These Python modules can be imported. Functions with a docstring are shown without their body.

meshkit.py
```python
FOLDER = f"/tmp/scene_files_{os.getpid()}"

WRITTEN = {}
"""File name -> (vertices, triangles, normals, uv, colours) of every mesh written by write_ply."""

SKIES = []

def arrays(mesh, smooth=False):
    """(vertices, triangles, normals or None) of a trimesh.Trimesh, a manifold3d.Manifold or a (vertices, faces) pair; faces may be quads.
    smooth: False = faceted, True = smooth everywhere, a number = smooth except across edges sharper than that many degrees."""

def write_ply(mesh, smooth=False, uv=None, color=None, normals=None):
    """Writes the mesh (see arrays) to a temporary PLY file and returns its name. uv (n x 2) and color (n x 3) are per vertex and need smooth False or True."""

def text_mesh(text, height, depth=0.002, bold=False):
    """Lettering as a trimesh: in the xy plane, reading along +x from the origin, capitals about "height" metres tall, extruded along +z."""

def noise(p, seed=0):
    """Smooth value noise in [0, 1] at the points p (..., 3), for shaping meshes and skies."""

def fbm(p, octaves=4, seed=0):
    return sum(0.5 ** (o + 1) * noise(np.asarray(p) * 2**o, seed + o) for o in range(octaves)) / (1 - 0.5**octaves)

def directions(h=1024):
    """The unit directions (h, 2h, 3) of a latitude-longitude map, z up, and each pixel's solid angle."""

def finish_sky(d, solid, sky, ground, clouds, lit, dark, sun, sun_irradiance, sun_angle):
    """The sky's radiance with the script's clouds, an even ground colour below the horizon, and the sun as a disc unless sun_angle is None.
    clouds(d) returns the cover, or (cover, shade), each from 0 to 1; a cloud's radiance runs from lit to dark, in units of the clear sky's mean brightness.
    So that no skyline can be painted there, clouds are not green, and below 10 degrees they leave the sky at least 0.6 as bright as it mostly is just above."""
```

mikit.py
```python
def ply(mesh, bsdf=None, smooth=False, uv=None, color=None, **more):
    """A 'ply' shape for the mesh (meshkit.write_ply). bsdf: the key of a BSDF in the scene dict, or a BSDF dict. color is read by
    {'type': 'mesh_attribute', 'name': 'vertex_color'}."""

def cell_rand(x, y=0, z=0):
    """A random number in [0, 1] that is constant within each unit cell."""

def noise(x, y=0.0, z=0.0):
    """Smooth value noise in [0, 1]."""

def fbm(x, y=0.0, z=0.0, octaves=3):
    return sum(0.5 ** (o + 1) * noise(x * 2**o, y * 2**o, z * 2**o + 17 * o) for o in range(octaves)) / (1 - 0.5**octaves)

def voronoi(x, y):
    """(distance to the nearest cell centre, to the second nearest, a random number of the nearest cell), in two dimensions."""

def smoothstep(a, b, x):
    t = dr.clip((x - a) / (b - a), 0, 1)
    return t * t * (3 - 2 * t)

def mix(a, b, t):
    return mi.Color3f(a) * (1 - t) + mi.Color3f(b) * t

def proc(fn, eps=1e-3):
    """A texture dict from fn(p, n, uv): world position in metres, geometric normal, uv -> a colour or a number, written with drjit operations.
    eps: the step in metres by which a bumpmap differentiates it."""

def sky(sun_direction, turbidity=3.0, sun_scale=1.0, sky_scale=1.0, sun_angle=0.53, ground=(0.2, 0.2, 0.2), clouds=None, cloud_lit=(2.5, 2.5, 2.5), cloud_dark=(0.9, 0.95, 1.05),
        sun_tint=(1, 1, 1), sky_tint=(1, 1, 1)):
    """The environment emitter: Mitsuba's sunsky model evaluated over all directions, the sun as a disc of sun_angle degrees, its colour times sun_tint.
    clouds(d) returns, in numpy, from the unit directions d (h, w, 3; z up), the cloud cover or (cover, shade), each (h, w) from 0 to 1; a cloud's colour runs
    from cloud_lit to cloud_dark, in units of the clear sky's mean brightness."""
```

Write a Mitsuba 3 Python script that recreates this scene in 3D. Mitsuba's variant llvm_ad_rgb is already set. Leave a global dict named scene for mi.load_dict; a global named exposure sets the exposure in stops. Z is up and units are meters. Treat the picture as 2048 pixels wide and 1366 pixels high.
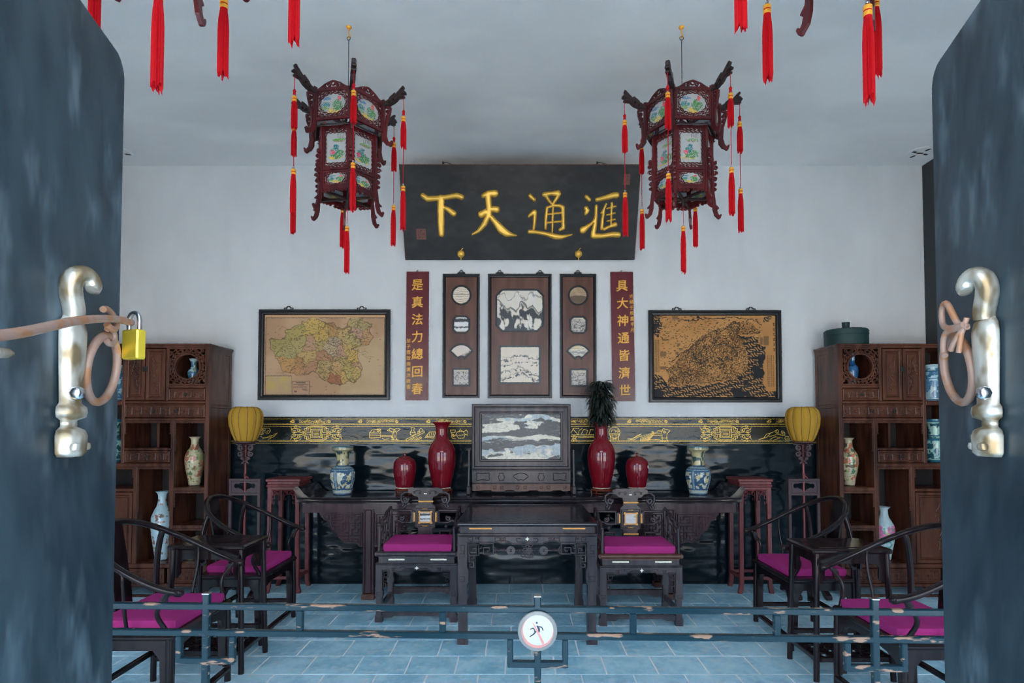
import math, glob, random
import numpy as np
import trimesh
import mitsuba as mi
import drjit as dr
import mikit, meshkit
from mikit import noise, fbm, smoothstep, mix, cell_rand
from meshkit import fbm as nfbm, noise as nnoise
from shapely.geometry import Polygon, LineString, Point, MultiPolygon, box as sbox
from shapely.ops import unary_union
from shapely import affinity
from scipy.spatial import ConvexHull, Delaunay, cKDTree

T4 = mi.ScalarTransform4f
random.seed(7); RNG = np.random.default_rng(7)
scene, labels = {'type': 'scene'}, {}

# ------------------------------------------------------------------ camera, light, exposure
EYE, F, PITCH = 1.55, 1175.0, math.radians(1.8)
PX, PY = 1035.0, 813.0                       # principal point of the shifted lens, in the 2048 x 1366 frame
scene['camera'] = {'type': 'perspective', 'fov': 2 * math.degrees(math.atan(1024 / F)), 'fov_axis': 'x', 'near_clip': 0.05, 'far_clip': 200.0,
                   'principal_point_offset_x': -(PX - 1024) / 2048, 'principal_point_offset_y': -(PY - 683) / 1366,
                   'to_world': T4().look_at(origin=[0, 0, EYE], target=[0, math.cos(PITCH), EYE + math.sin(PITCH)], up=[0, 0, 1])}
def thin_cloud(d):
    return np.clip(0.75 + 0.5 * (nfbm(d * [3, 3, 6], 4, 3) - 0.5), 0, 1), np.clip(nfbm(d * [4, 4, 8], 3, 9) * 0.5, 0, 1)
scene['sky'] = mikit.sky([0.25, 0.62, 0.74], turbidity=3.5, sun_scale=0.9, ground=(0.46, 0.47, 0.47), clouds=thin_cloud,
                         cloud_lit=(1.36, 1.60, 1.84), cloud_dark=(0.90, 1.06, 1.25))
exposure = 5.1

def at(px, py, Y):
    """The point at depth Y that the lens sees at a pixel of the 2048 x 1366 frame, as (x, z)."""
    u, v = (px - PX) / F, (PY - py) / F
    dy, dz = math.cos(PITCH) - v * math.sin(PITCH), math.sin(PITCH) + v * math.cos(PITCH)
    return u * Y / dy, EYE + dz * Y / dy

# ------------------------------------------------------------------ materials
def principled(color, rough, metallic=0.0, spec=0.5, **k):
    c = color if isinstance(color, dict) else {'type': 'rgb', 'value': list(color)}
    return {'type': 'twosided', 'bsdf': {'type': 'principled', 'base_color': c, 'roughness': rough, 'metallic': metallic, 'specular': spec, **k}}
def bumped(inner, fn, scale, eps=2e-3):
    return {'type': 'twosided', 'bsdf': {'type': 'bumpmap', 'texture': mikit.proc(fn, eps), 'scale': scale, 'bsdf': inner['bsdf']}}
def mat(name, b): scene['mat_' + name] = b
VC = {'type': 'mesh_attribute', 'name': 'vertex_color'}

def f_wall(p, n, uv):
    a = fbm(p.x * 1.3, p.y * 1.3, p.z * 0.9, 4); s = fbm(p.x * 9, p.y * 9, p.z * 1.2, 3)
    return mix((0.60, 0.615, 0.63), (0.66, 0.675, 0.69), smoothstep(0.3, 0.7, a * 0.7 + s * 0.3))
def f_ceil(p, n, uv):
    a = fbm(p.x * 1.2, p.y * 2.5, 3.0, 4)
    return mix((0.63, 0.635, 0.635), (0.70, 0.705, 0.70), smoothstep(0.3, 0.7, a))
def f_tile(p, n, uv):
    a = fbm(p.x * 6, p.y * 6, 1.0, 4); b = fbm(p.x * 45, p.y * 30, 5.0, 3); t = fbm(p.x * 1.1, p.y * 1.4, 2.0, 2)
    c = mix((0.29, 0.57, 0.71), (0.54, 0.81, 0.91), smoothstep(0.30, 0.70, 0.5 * a + 0.2 * b + 0.3 * t))
    return mix(c, (0.66, 0.78, 0.82), smoothstep(0.62, 0.78, fbm(p.x * 14, p.y * 22, 9.0, 3)) * 0.5)
def f_tileh(p, n, uv): return fbm(p.x * 30, p.y * 30, 1.0, 3) + 1.2 * fbm(p.x * 7, p.y * 7, 4.0, 2)
def f_dado(p, n, uv):
    return 0.8 * fbm(p.x * 3.6, p.y * 5, p.z * 13, 2) + 0.6 * fbm(p.x * 1.6, p.y, p.z * 5 + 7, 2)
def f_frieze(p, n, uv):
    return fbm(p.x * 5, p.y * 5, p.z * 13, 3) + 0.25 * fbm(p.x * 26, p.y, p.z * 60, 2)
def f_friezec(p, n, uv):
    s = smoothstep(0.53, 0.68, fbm(p.x * 1.9 + 3, p.y, p.z * 1.2, 3))
    return mix((0.008, 0.012, 0.012), (0.06, 0.05, 0.04), s * (0.5 + 0.8 * fbm(p.x * 9, p.y, p.z * 30, 3)))
def wood(c0, c1, kz):
    def f(p, n, uv):
        g = fbm(p.x * 22 / kz, p.y * 22 / kz, p.z * 3.0 * kz, 4)
        w = fbm(p.x * 2.2, p.y * 2.2, p.z * 2.2, 2)
        return mix(c0, c1, smoothstep(0.28, 0.72, 0.65 * g + 0.35 * w))
    return mikit.proc(f)
def f_door(p, n, uv):
    a = fbm(p.y * 5, p.x * 5, p.z * 2.2, 4); b = fbm(p.y * 30 + p.z * 6, p.x * 8, p.z * 9, 4)
    c = mix((0.008, 0.020, 0.030), (0.034, 0.060, 0.078), smoothstep(0.25, 0.75, 0.6 * a + 0.4 * b))
    c = mix(c, (0.060, 0.056, 0.048), smoothstep(0.5, 0.75, fbm(p.y * 3 + 9, p.x, p.z * 1.3, 3)) * 0.6)
    return mix(c, (0.16, 0.23, 0.28), smoothstep(0.54, 0.82, fbm(p.y * 22, p.x * 10, p.z * 7 + 4, 4)) * 0.4)
def f_rail(p, n, uv):
    w = smoothstep(0.63, 0.72, fbm(p.x * 13, p.y * 45, p.z * 45, 4))
    return mix((0.006, 0.030, 0.045), (0.42, 0.25, 0.17), w * 0.8)
def f_brass(p, n, uv):
    return mix((0.52, 0.52, 0.47), (0.22, 0.17, 0.10), smoothstep(0.35, 0.65, fbm(p.x * 60, p.y * 60, p.z * 25, 3)))
def f_rust(p, n, uv):
    return mix((0.31, 0.205, 0.165), (0.33, 0.16, 0.085), smoothstep(0.45, 0.65, fbm(p.x * 50, p.y * 50, p.z * 50, 3)))
def f_board(p, n, uv):
    a = fbm(p.x * 4.5, p.y * 3, p.z * 7, 4); b = fbm(p.x * 14, p.y * 9, p.z * 20, 3)
    return mix((0.003, 0.004, 0.006), (0.017, 0.018, 0.020), smoothstep(0.35, 0.75, 0.6 * a + 0.4 * b))

mat('wall', principled(mikit.proc(f_wall), 0.9, spec=0.1))
mat('ceiling', principled(mikit.proc(f_ceil), 0.9, spec=0.1))
mat('tile', bumped(principled(mikit.proc(f_tile), 0.30, spec=0.6), f_tileh, 0.0012))
mat('mortar', principled((0.80, 0.82, 0.82), 0.9, spec=0.1))
mat('dado', bumped(principled((0.004, 0.010, 0.014), 0.11, spec=0.30), f_dado, 0.015))
mat('frieze', bumped(principled(mikit.proc(f_friezec), 0.18, spec=0.3), f_frieze, 0.006))
mat('gold', principled((0.80, 0.50, 0.10), 0.42, 0.35))
mat('gilt', principled((0.86, 0.50, 0.085), 0.36, 0.45))
mat('letter', principled((0.72, 0.36, 0.06), 0.5, 0.15))
mat('black_wood', principled(wood((0.006, 0.004, 0.005), (0.020, 0.011, 0.012), 1.0), 0.14, spec=0.30))
mat('carved_wood', principled(wood((0.021, 0.018, 0.024), (0.062, 0.042, 0.044), 1.0), 0.25, spec=0.42))
mat('altar_wood', principled(wood((0.026, 0.013, 0.017), (0.062, 0.029, 0.033), 1.0), 0.25, spec=0.40))
mat('top_wood', principled(wood((0.010, 0.009, 0.012), (0.026, 0.019, 0.021), 1.0), 0.14, spec=0.45))
mat('cabinet_wood', principled(wood((0.036, 0.011, 0.006), (0.115, 0.038, 0.020), 1.0), 0.30, spec=0.38))
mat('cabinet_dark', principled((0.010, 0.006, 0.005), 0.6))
mat('red_wood', principled(wood((0.10, 0.016, 0.018), (0.19, 0.036, 0.036), 1.0), 0.36))
mat('lamp_wood', principled((0.050, 0.024, 0.028), 0.42))
mat('lantern_wood', principled(wood((0.040, 0.004, 0.006), (0.100, 0.009, 0.011), 1.0), 0.36))
mat('lantern_dark', principled((0.020, 0.008, 0.008), 0.45))
mat('panel_wood', principled(wood((0.070, 0.022, 0.013), (0.120, 0.044, 0.026), 1.0), 0.38))
mat('frame_black', principled((0.008, 0.009, 0.011), 0.30))
def f_couplet(p, n, uv):
    c = mix((0.090, 0.009, 0.016), (0.135, 0.019, 0.024), fbm(p.x * 22, p.y * 22, p.z * 3, 4))
    w = smoothstep(0.42, 0.70, fbm(p.x * 9 + 3, p.y, p.z * 5, 4)) * smoothstep(2.45, 1.95, p.z)      # lacquer worn off towards the foot
    return mix(c, (0.15, 0.075, 0.060), w * 0.8)
mat('couplet', principled(mikit.proc(f_couplet), 0.33))
mat('board', principled(mikit.proc(f_board), 0.42, spec=0.28))
mat('seal', principled((0.16, 0.05, 0.035), 0.6))
mat('vc_matte', principled(VC, 0.7, spec=0.25))
mat('vc_satin', principled(VC, 0.30))
mat('vc_gloss', principled(VC, 0.08, spec=0.6))
mat('red_glaze', principled((0.155, 0.0035, 0.011), 0.05, spec=0.5, clearcoat=0.4, clearcoat_gloss=0.95))
mat('tassel', principled((0.44, 0.004, 0.010), 0.7, spec=0.2))
mat('band', principled((0.95, 0.45, 0.05), 0.35, 0.4))
mat('cushion', principled((0.36, 0.028, 0.165), 0.85, spec=0.15, sheen=0.4))
mat('shade', {'type': 'principledthin', 'base_color': {'type': 'rgb', 'value': [0.58, 0.33, 0.05]}, 'roughness': 0.6, 'diff_trans': 0.6, 'spec_trans': 0.0})
mat('brass', principled(mikit.proc(f_brass), 0.32, 0.6))
mat('rust', principled(mikit.proc(f_rust), 0.55, 0.25))
mat('lock_brass', principled((0.80, 0.62, 0.06), 0.3, 0.7))
mat('chrome', principled((0.75, 0.76, 0.78), 0.18, 1.0))
mat('iron', principled((0.02, 0.02, 0.02), 0.5, 0.3))
mat('cord', principled((0.25, 0.25, 0.25), 0.6))
mat('inlay', principled((0.78, 0.72, 0.58), 0.35))
mat('boxwood', principled((0.72, 0.33, 0.07), 0.4))
mat('rail', principled(mikit.proc(f_rail), 0.22, spec=0.40))
mat('sign_white', principled((0.58, 0.58, 0.59), 0.4))
mat('sign_ring', principled((0.23, 0.24, 0.24), 0.3))
mat('sign_red', principled((0.62, 0.27, 0.24), 0.5))
mat('sign_ink', principled((0.02, 0.035, 0.07), 0.5))
mat('feather', principled((0.006, 0.012, 0.009), 0.32, spec=0.6, sheen=0.5))
mat('door', principled(mikit.proc(f_door), 0.42, spec=0.45))
mat('dark_wall', principled((0.018, 0.022, 0.024), 0.5))
mat('hat', principled((0.007, 0.034, 0.035), 0.55))
mat('yellow', principled((0.75, 0.62, 0.03), 0.5))
mat('plaster_outer', principled((0.35, 0.35, 0.34), 0.9))

# ------------------------------------------------------------------ mesh helpers: a mesh is (vertices, triangles)
def _box_topology():
    s = []
    for ax in range(3):
        for sg in (0, 1):
            for a in (0, 1):
                for b in (0, 1): s.append((ax, sg, a, b))
    return s
BOXS = _box_topology()
def _box_verts(lo, hi, b):
    lo, hi = np.array(lo, float), np.array(hi, float); v = []
    for ax, sg, a, c in BOXS:
        o = [k for k in range(3) if k != ax]; p = np.zeros(3)
        p[ax] = hi[ax] if sg else lo[ax]
        p[o[0]] = hi[o[0]] - b if a else lo[o[0]] + b
        p[o[1]] = hi[o[1]] - b if c else lo[o[1]] + b
        v.append(p)
    return np.array(v)
_bv = _box_verts((0, 0, 0), (1, 1, 1), 0.2)
BOXF = ConvexHull(_bv).simplices.copy()
for _i, _t in enumerate(BOXF):
    a, b, c = _bv[_t]
    if np.dot(np.cross(b - a, c - a), (a + b + c) / 3 - 0.5) < 0: BOXF[_i] = _t[::-1]
CUBEF = np.array([[0, 1, 3], [0, 3, 2], [4, 6, 7], [4, 7, 5], [0, 4, 5], [0, 5, 1], [2, 3, 7], [2, 7, 6], [0, 2, 6], [0, 6, 4], [1, 5, 7], [1, 7, 3]])
def bx(x0, x1, y0, y1, z0, z1, b=0.0):
    x0, x1 = min(x0, x1), max(x0, x1); y0, y1 = min(y0, y1), max(y0, y1); z0, z1 = min(z0, z1), max(z0, z1)
    if b <= 0:
        return np.array([[x, y, z] for x in (x0, x1) for y in (y0, y1) for z in (z0, z1)], float), CUBEF
    b = min(b, 0.45 * min(x1 - x0, y1 - y0, z1 - z0))
    return _box_verts((x0, y0, z0), (x1, y1, z1), b), BOXF
def cat(*ms):
    ms = [m for m in (ms[0] if len(ms) == 1 and isinstance(ms[0], list) else ms) if m is not None]
    V, Fs, n = [], [], 0
    for v, f in ms:
        V.append(v); Fs.append(np.asarray(f) + n); n += len(v)
    return np.vstack(V), np.vstack(Fs)
def mv(m, d): return m[0] + np.asarray(d, float), m[1]
def rot(m, axis, deg, c=(0, 0, 0)):
    R = trimesh.transformations.rotation_matrix(math.radians(deg), axis)[:3, :3]
    return (m[0] - c) @ R.T + c, m[1]
def mir(m, ax=0):
    v = m[0].copy(); v[:, ax] *= -1
    return v, m[1][:, ::-1]
def extr(poly, y0, y1):
    """A polygon of the (x, z) plane, extruded along y from y0 to y1."""
    out = []
    for g in getattr(poly, 'geoms', [poly]):
        if g.is_empty or g.geom_type != 'Polygon' or g.area < 1e-9: continue
        try: m = trimesh.creation.extrude_polygon(g, abs(y1 - y0), engine='earcut')
        except Exception: continue
        v = np.array(m.vertices)
        out.append((np.stack([v[:, 0], v[:, 2] + min(y0, y1), v[:, 1]], 1), np.array(m.faces)[:, ::-1]))
    return cat(out) if out else None
def lines(ls, w, cap='square', join='mitre'):
    return unary_union([LineString(l).buffer(w / 2, cap_style=cap, join_style=join) for l in ls if len(l) > 1])
def rlines(ls, w): return lines(ls, w, 'round', 'round')
def ring(cx, cz, r, w, n=24):
    t = np.linspace(0, 2 * math.pi, n + 1)
    return [(cx + r * math.cos(a), cz + r * math.sin(a)) for a in t]
def tube(pts, r, sides=8, closed=False):
    p = np.asarray(pts, float); n = len(p); r = np.broadcast_to(np.asarray(r, float), (n,))
    t = np.gradient(p, axis=0) if not closed else np.roll(p, -1, 0) - np.roll(p, 1, 0)
    t /= np.linalg.norm(t, axis=1, keepdims=True) + 1e-12
    a = np.cross(t[0], [0, 0, 1.0] if abs(t[0][2]) < 0.9 else [1.0, 0, 0]); a /= np.linalg.norm(a); A = []
    for i in range(n):
        a = a - t[i] * np.dot(a, t[i]); a /= np.linalg.norm(a); A.append(a)
    A = np.array(A); B = np.cross(t, A); an = np.arange(sides) * 2 * math.pi / sides
    v = p[:, None] + r[:, None, None] * (np.cos(an)[None, :, None] * A[:, None] + np.sin(an)[None, :, None] * B[:, None])
    f = []
    for i in range(n if closed else n - 1):
        j = (i + 1) % n
        for k in range(sides):
            l = (k + 1) % sides
            f += [[i * sides + k, i * sides + l, j * sides + l], [i * sides + k, j * sides + l, j * sides + k]]
    v = v.reshape(-1, 3)
    if not closed:
        v = np.vstack([v, p[:1], p[-1:]]); c0, c1 = n * sides, n * sides + 1
        for k in range(sides):
            l = (k + 1) % sides
            f += [[c0, l, k], [c1, (n - 1) * sides + k, (n - 1) * sides + l]]
    return v, np.array(f)
def spline(pts, n=40):
    p = np.asarray(pts, float)
    d = np.r_[0, np.cumsum(np.linalg.norm(np.diff(p, axis=0), axis=1) ** 0.5 + 1e-9)]
    from scipy.interpolate import CubicSpline
    return CubicSpline(d, p)(np.linspace(0, d[-1], n))
def ring_lathe(prof, n=40):
    """A closed profile turned about z: a ring without end caps."""
    g = lathe([*prof, prof[0]], n); k = (len(prof) + 1) * n
    return g[0][:k], g[1][(g[1] < k).all(1)]
def lathe(prof, n=40, m=0, cx=0, cy=0):
    """prof: (radius, z) from the bottom up; m > 0 resamples it smoothly."""
    p = np.asarray(prof, float)
    if m:
        from scipy.interpolate import PchipInterpolator
        d = np.r_[0, np.cumsum(np.linalg.norm(np.diff(p, axis=0), axis=1))]
        p = PchipInterpolator(d, p)(np.linspace(0, d[-1], m))
        p[:, 0] = np.maximum(p[:, 0], 0.0)
    an = np.arange(n) * 2 * math.pi / n; k = len(p)
    v = np.stack([cx + p[:, :1] * np.cos(an), cy + p[:, :1] * np.sin(an), np.broadcast_to(p[:, 1:], (k, n))], -1).reshape(-1, 3)
    i, j = np.meshgrid(np.arange(k - 1), np.arange(n), indexing='ij'); jn = (j + 1) % n
    a, b, c, d = (x.ravel() for x in (i * n + j, i * n + jn, (i + 1) * n + jn, (i + 1) * n + j))
    f = np.vstack([np.stack([a, b, c], 1), np.stack([a, c, d], 1)])
    v = np.vstack([v, [[cx, cy, p[0, 1]]], [[cx, cy, p[-1, 1]]]]); q = np.arange(n); o = k * n
    f = np.vstack([f, np.stack([0 * q + o, (q + 1) % n, q], 1), np.stack([0 * q + o + 1, (k - 1) * n + q, (k - 1) * n + (q + 1) % n], 1)])
    return v, f
def grid(x0, x1, z0, z1, y, nx, nz):
    """A fine sheet facing -y, for print that is coloured per vertex: (mesh, u, w) with u, w running 0..1 to the right and upwards."""
    u, w = np.meshgrid(np.linspace(0, 1, nx), np.linspace(0, 1, nz), indexing='xy')
    v = np.stack([x0 + (x1 - x0) * u, 0 * u + y, z0 + (z1 - z0) * w], -1).reshape(-1, 3)
    i, j = np.meshgrid(np.arange(nz - 1), np.arange(nx - 1), indexing='ij')
    a = (i * nx + j).ravel(); b, c, d = a + 1, a + nx + 1, a + nx
    return (v, np.vstack([np.stack([a, b, c], 1), np.stack([a, c, d], 1)])), u.ravel(), w.ravel()
def pillow(poly, step, h, y0):
    """A polygon of the (x, z) plane raised towards -y as a rounded relief from the plane y0."""
    out = []
    for g in getattr(poly, 'geoms', [poly]):
        if g.is_empty or g.geom_type != 'Polygon': continue
        g = g.simplify(step * 0.12)
        x0, z0, x1, z1 = g.bounds
        xs, zs = np.meshgrid(np.arange(x0, x1, step), np.arange(z0, z1, step)); xs = xs + (np.arange(len(xs))[:, None] % 2) * step / 2
        import shapely
        q = np.stack([xs.ravel(), zs.ravel()], 1)
        ins = shapely.contains_xy(g.buffer(-step * 0.45), q[:, 0], q[:, 1]); q = q[ins]
        bd = []
        for r in [g.exterior, *g.interiors]:
            L = r.length; bd += [r.interpolate(t).coords[0] for t in np.arange(0, L, step * 0.8)]
        bd = np.array(bd); P = np.vstack([bd, q]) if len(q) else bd
        D = Delaunay(P).simplices; c = P[D].mean(1)
        D = D[shapely.contains_xy(g, c[:, 0], c[:, 1])]
        dist = shapely.distance(shapely.points(P), g.boundary)
        R = max(dist.max(), 1e-6)
        y = -h * np.sqrt(np.clip(1 - (1 - np.minimum(dist / min(R, h * 1.3), 1)) ** 2, 0, 1))
        a, b, cc = P[D[:, 0]], P[D[:, 1]], P[D[:, 2]]
        s = (b[:, 0] - a[:, 0]) * (cc[:, 1] - a[:, 1]) - (b[:, 1] - a[:, 1]) * (cc[:, 0] - a[:, 0])
        D = np.where((s > 0)[:, None], D, D[:, ::-1])
        out.append((np.stack([P[:, 0], y0 + y, P[:, 1]], 1), D))
    return cat(out)
def stroke(pts):
    """A brush stroke: points (x, y, half width), as a polygon."""
    pts = [tuple(map(float, p)) for p in pts]; out = []
    if len(pts) == 1: return Point(pts[0][:2]).buffer(pts[0][2])
    for a, b in zip(pts, pts[1:]):
        out.append(unary_union([Point(a[:2]).buffer(a[2], 8), Point(b[:2]).buffer(b[2], 8)]).convex_hull)
    return unary_union(out)
def frame(w, h, prof, cx=0, cz=0):
    """A mitred picture frame: prof is a closed list of (inset from the outer edge, y)."""
    v, f, k = [], [], len(prof)
    for sx, sz in ((-1, -1), (1, -1), (1, 1), (-1, 1)):
        v += [(cx + sx * (w / 2 - i), y, cz + sz * (h / 2 - i)) for i, y in prof]
    for c in range(4):
        d = (c + 1) % 4
        for i in range(k):
            j = (i + 1) % k
            f += [[c * k + i, d * k + i, d * k + j], [c * k + i, d * k + j, c * k + j]]
    v, f = np.array(v, float), np.array(f)
    m = trimesh.Trimesh(v, f, process=False)
    return (v, f) if m.volume > 0 else (v, f[:, ::-1])
def poly_frame(pts, t, y0, y1):
    g = Polygon(pts); return extr(g.buffer(t, join_style='mitre').difference(g), y0, y1)

# ------------------------------------------------------------------ scene entries
def numbered(name):
    k, i = name, 0
    while k in labels or k in scene or any(x.startswith(k + '__') for x in USED):
        i += 1; k = f'{name}_{i:03d}'
    USED.add(k + '__'); return k
USED = set()
class Kit:
    """The parts of one kind of thing; place() puts down a copy of it."""
    def __init__(self): self.parts, self.names = [], {}
    def add(self, name, mesh, m, smooth=False, color=None, label=None, kind=None):
        n = self.names.get(name, 0); self.names[name] = n + 1
        key = name if n == 0 else f'{name}_{n:03d}'
        self.parts.append([key, mesh, m, smooth, color, label, kind, None]); return key
    def mirrored(self):
        k = Kit(); k.names = dict(self.names)
        k.parts = [[p[0], mir(p[1]), *p[2:7], None] for p in self.parts]; return k
    def place(self, name, label, cat_, loc=(0, 0, 0), rz=0, group=None, kind=None, scale=None):
        key = name if kind == 'structure' else numbered(name)
        labels[key] = {'label': label} | ({'category': cat_} if cat_ else {}) | ({'group': group} if group else {}) | ({'kind': kind} if kind else {})
        t = T4().translate(list(loc)).rotate([0, 0, 1], rz)
        if scale: t = t.scale(scale)
        for p in self.parts:
            if p[7] is None: p[7] = mikit.ply(p[1], 'mat_' + p[2], smooth=p[3], **({'color': p[4]} if p[4] is not None else {}))
            k = key if p[0] == '' else f'{key}__{p[0]}'
            scene[k] = {**p[7], 'to_world': t}
            if p[5] or p[6]: labels[k] = labels.get(k, {}) | ({'label': p[5]} if p[5] else {}) | ({'kind': p[6]} if p[6] else {})
        return key
def struct(name, mesh, m, label=None, smooth=False):
    scene[name] = mikit.ply(mesh, 'mat_' + m, smooth=smooth)
    labels[name] = {'kind': 'structure'} | ({'label': label} if label else {})
def part(key, mesh, m, smooth=False, color=None, label=None, kind=None):
    """A part of a piece of the setting."""
    scene[key] = mikit.ply(mesh, 'mat_' + m, smooth=smooth, **({'color': color} if color is not None else {}))
    if label or kind: labels[key] = ({'label': label} if label else {}) | ({'kind': kind} if kind else {})

# ------------------------------------------------------------------ ornament
def sq_spiral(x, z, s, fx=1, fz=1, turns=5):
    """A squared scroll that winds inwards from the corner (x, z); s is its size."""
    p, d, L = [(x, z)], [(1, 0), (0, 1), (-1, 0), (0, -1)], s
    seq = [s, s, s, s * 0.62, s * 0.62, s * 0.3][:turns]
    for i, l in enumerate(seq):
        dx, dz = d[i % 4]; p.append((p[-1][0] + fx * dx * l, p[-1][1] + fz * dz * l))
    return p
def scroll(cx, cz, r, a0=0.0, turns=1.3, sg=1, n=16, r1=0.3):
    t = np.linspace(0, 1, n)
    return [(cx + r * (1 - (1 - r1) * q) * math.cos(a0 + sg * turns * 2 * math.pi * q), cz + r * (1 - (1 - r1) * q) * math.sin(a0 + sg * turns * 2 * math.pi * q)) for q in t]
def fret_band(x0, x1, z0, z1, n):
    """A mirrored band of squared scrolls."""
    ls, h = [], z1 - z0; c = (x1 - x0) / n; s = min(h * 0.55, c * 0.42)
    for i in range(n):
        a, b = x0 + c * i + c * 0.06, x0 + c * (i + 1) - c * 0.06
        ls += [sq_spiral(a, z0 + h * 0.12 + s * 0, s, 1, 1), sq_spiral(b, z1 - h * 0.12, s, -1, -1), [(a + s * 0.4, z1 - h * 0.1), (b - s * 1.1, z1 - h * 0.1), (b - s * 1.1, z0 + h * 0.5)],
               [(b - s * 0.4, z0 + h * 0.1), (a + s * 1.2, z0 + h * 0.1), (a + s * 1.2, z0 + h * 0.5)]]
    return ls
def rods(ls, r, y, sides=6, clip=None):
    """Rounded bars along lines of the (x, z) plane, at depth y."""
    out = []
    for l in ls:
        gs = [LineString(l)] if clip is None else getattr(LineString(l).intersection(clip), 'geoms', [LineString(l).intersection(clip)])
        for g in gs:
            if g.geom_type != 'LineString' or g.length < r: continue
            p = [g.coords[0]]
            for q in g.coords[1:]:
                if math.hypot(q[0] - p[-1][0], q[1] - p[-1][1]) > 1e-5: p.append(q)
            closed = len(p) > 3 and math.hypot(p[0][0] - p[-1][0], p[0][1] - p[-1][1]) < 1e-5
            if closed: p = p[:-1]
            if len(p) > 1: out.append(tube([(x, y, z) for x, z in p], r, sides, closed))
    return cat(out)
def rim(x0, x1, y0, y1, z, r):
    """A rounded bead around a rectangular top."""
    return cat(tube([(x0, y0, z), (x1, y0, z)], r, 10), tube([(x0, y1, z), (x1, y1, z)], r, 10), tube([(x0, y0, z), (x0, y1, z)], r, 10), tube([(x1, y0, z), (x1, y1, z)], r, 10))
def maze(poly, cell, w, seed, p=0.62):
    return lines(maze_lines(poly, cell, seed, p), w).intersection(poly)
def maze_lines(poly, cell, seed, p=0.62):
    """Right-angled carving that fills a polygon."""
    r = random.Random(seed); x0, z0, x1, z1 = poly.bounds; ls = []
    nx, nz = int((x1 - x0) / cell) + 1, int((z1 - z0) / cell) + 1
    for i in range(nx + 1):
        for j in range(nz + 1):
            a = (x0 + i * cell, z0 + j * cell)
            q = r.random()
            if q < p * 0.55: ls.append([a, (a[0] + cell * r.choice((1, 1, 2)), a[1])])
            if q > 1 - p * 0.55: ls.append([a, (a[0], a[1] + cell * r.choice((1, 1, 2)))])
    return ls
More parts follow.
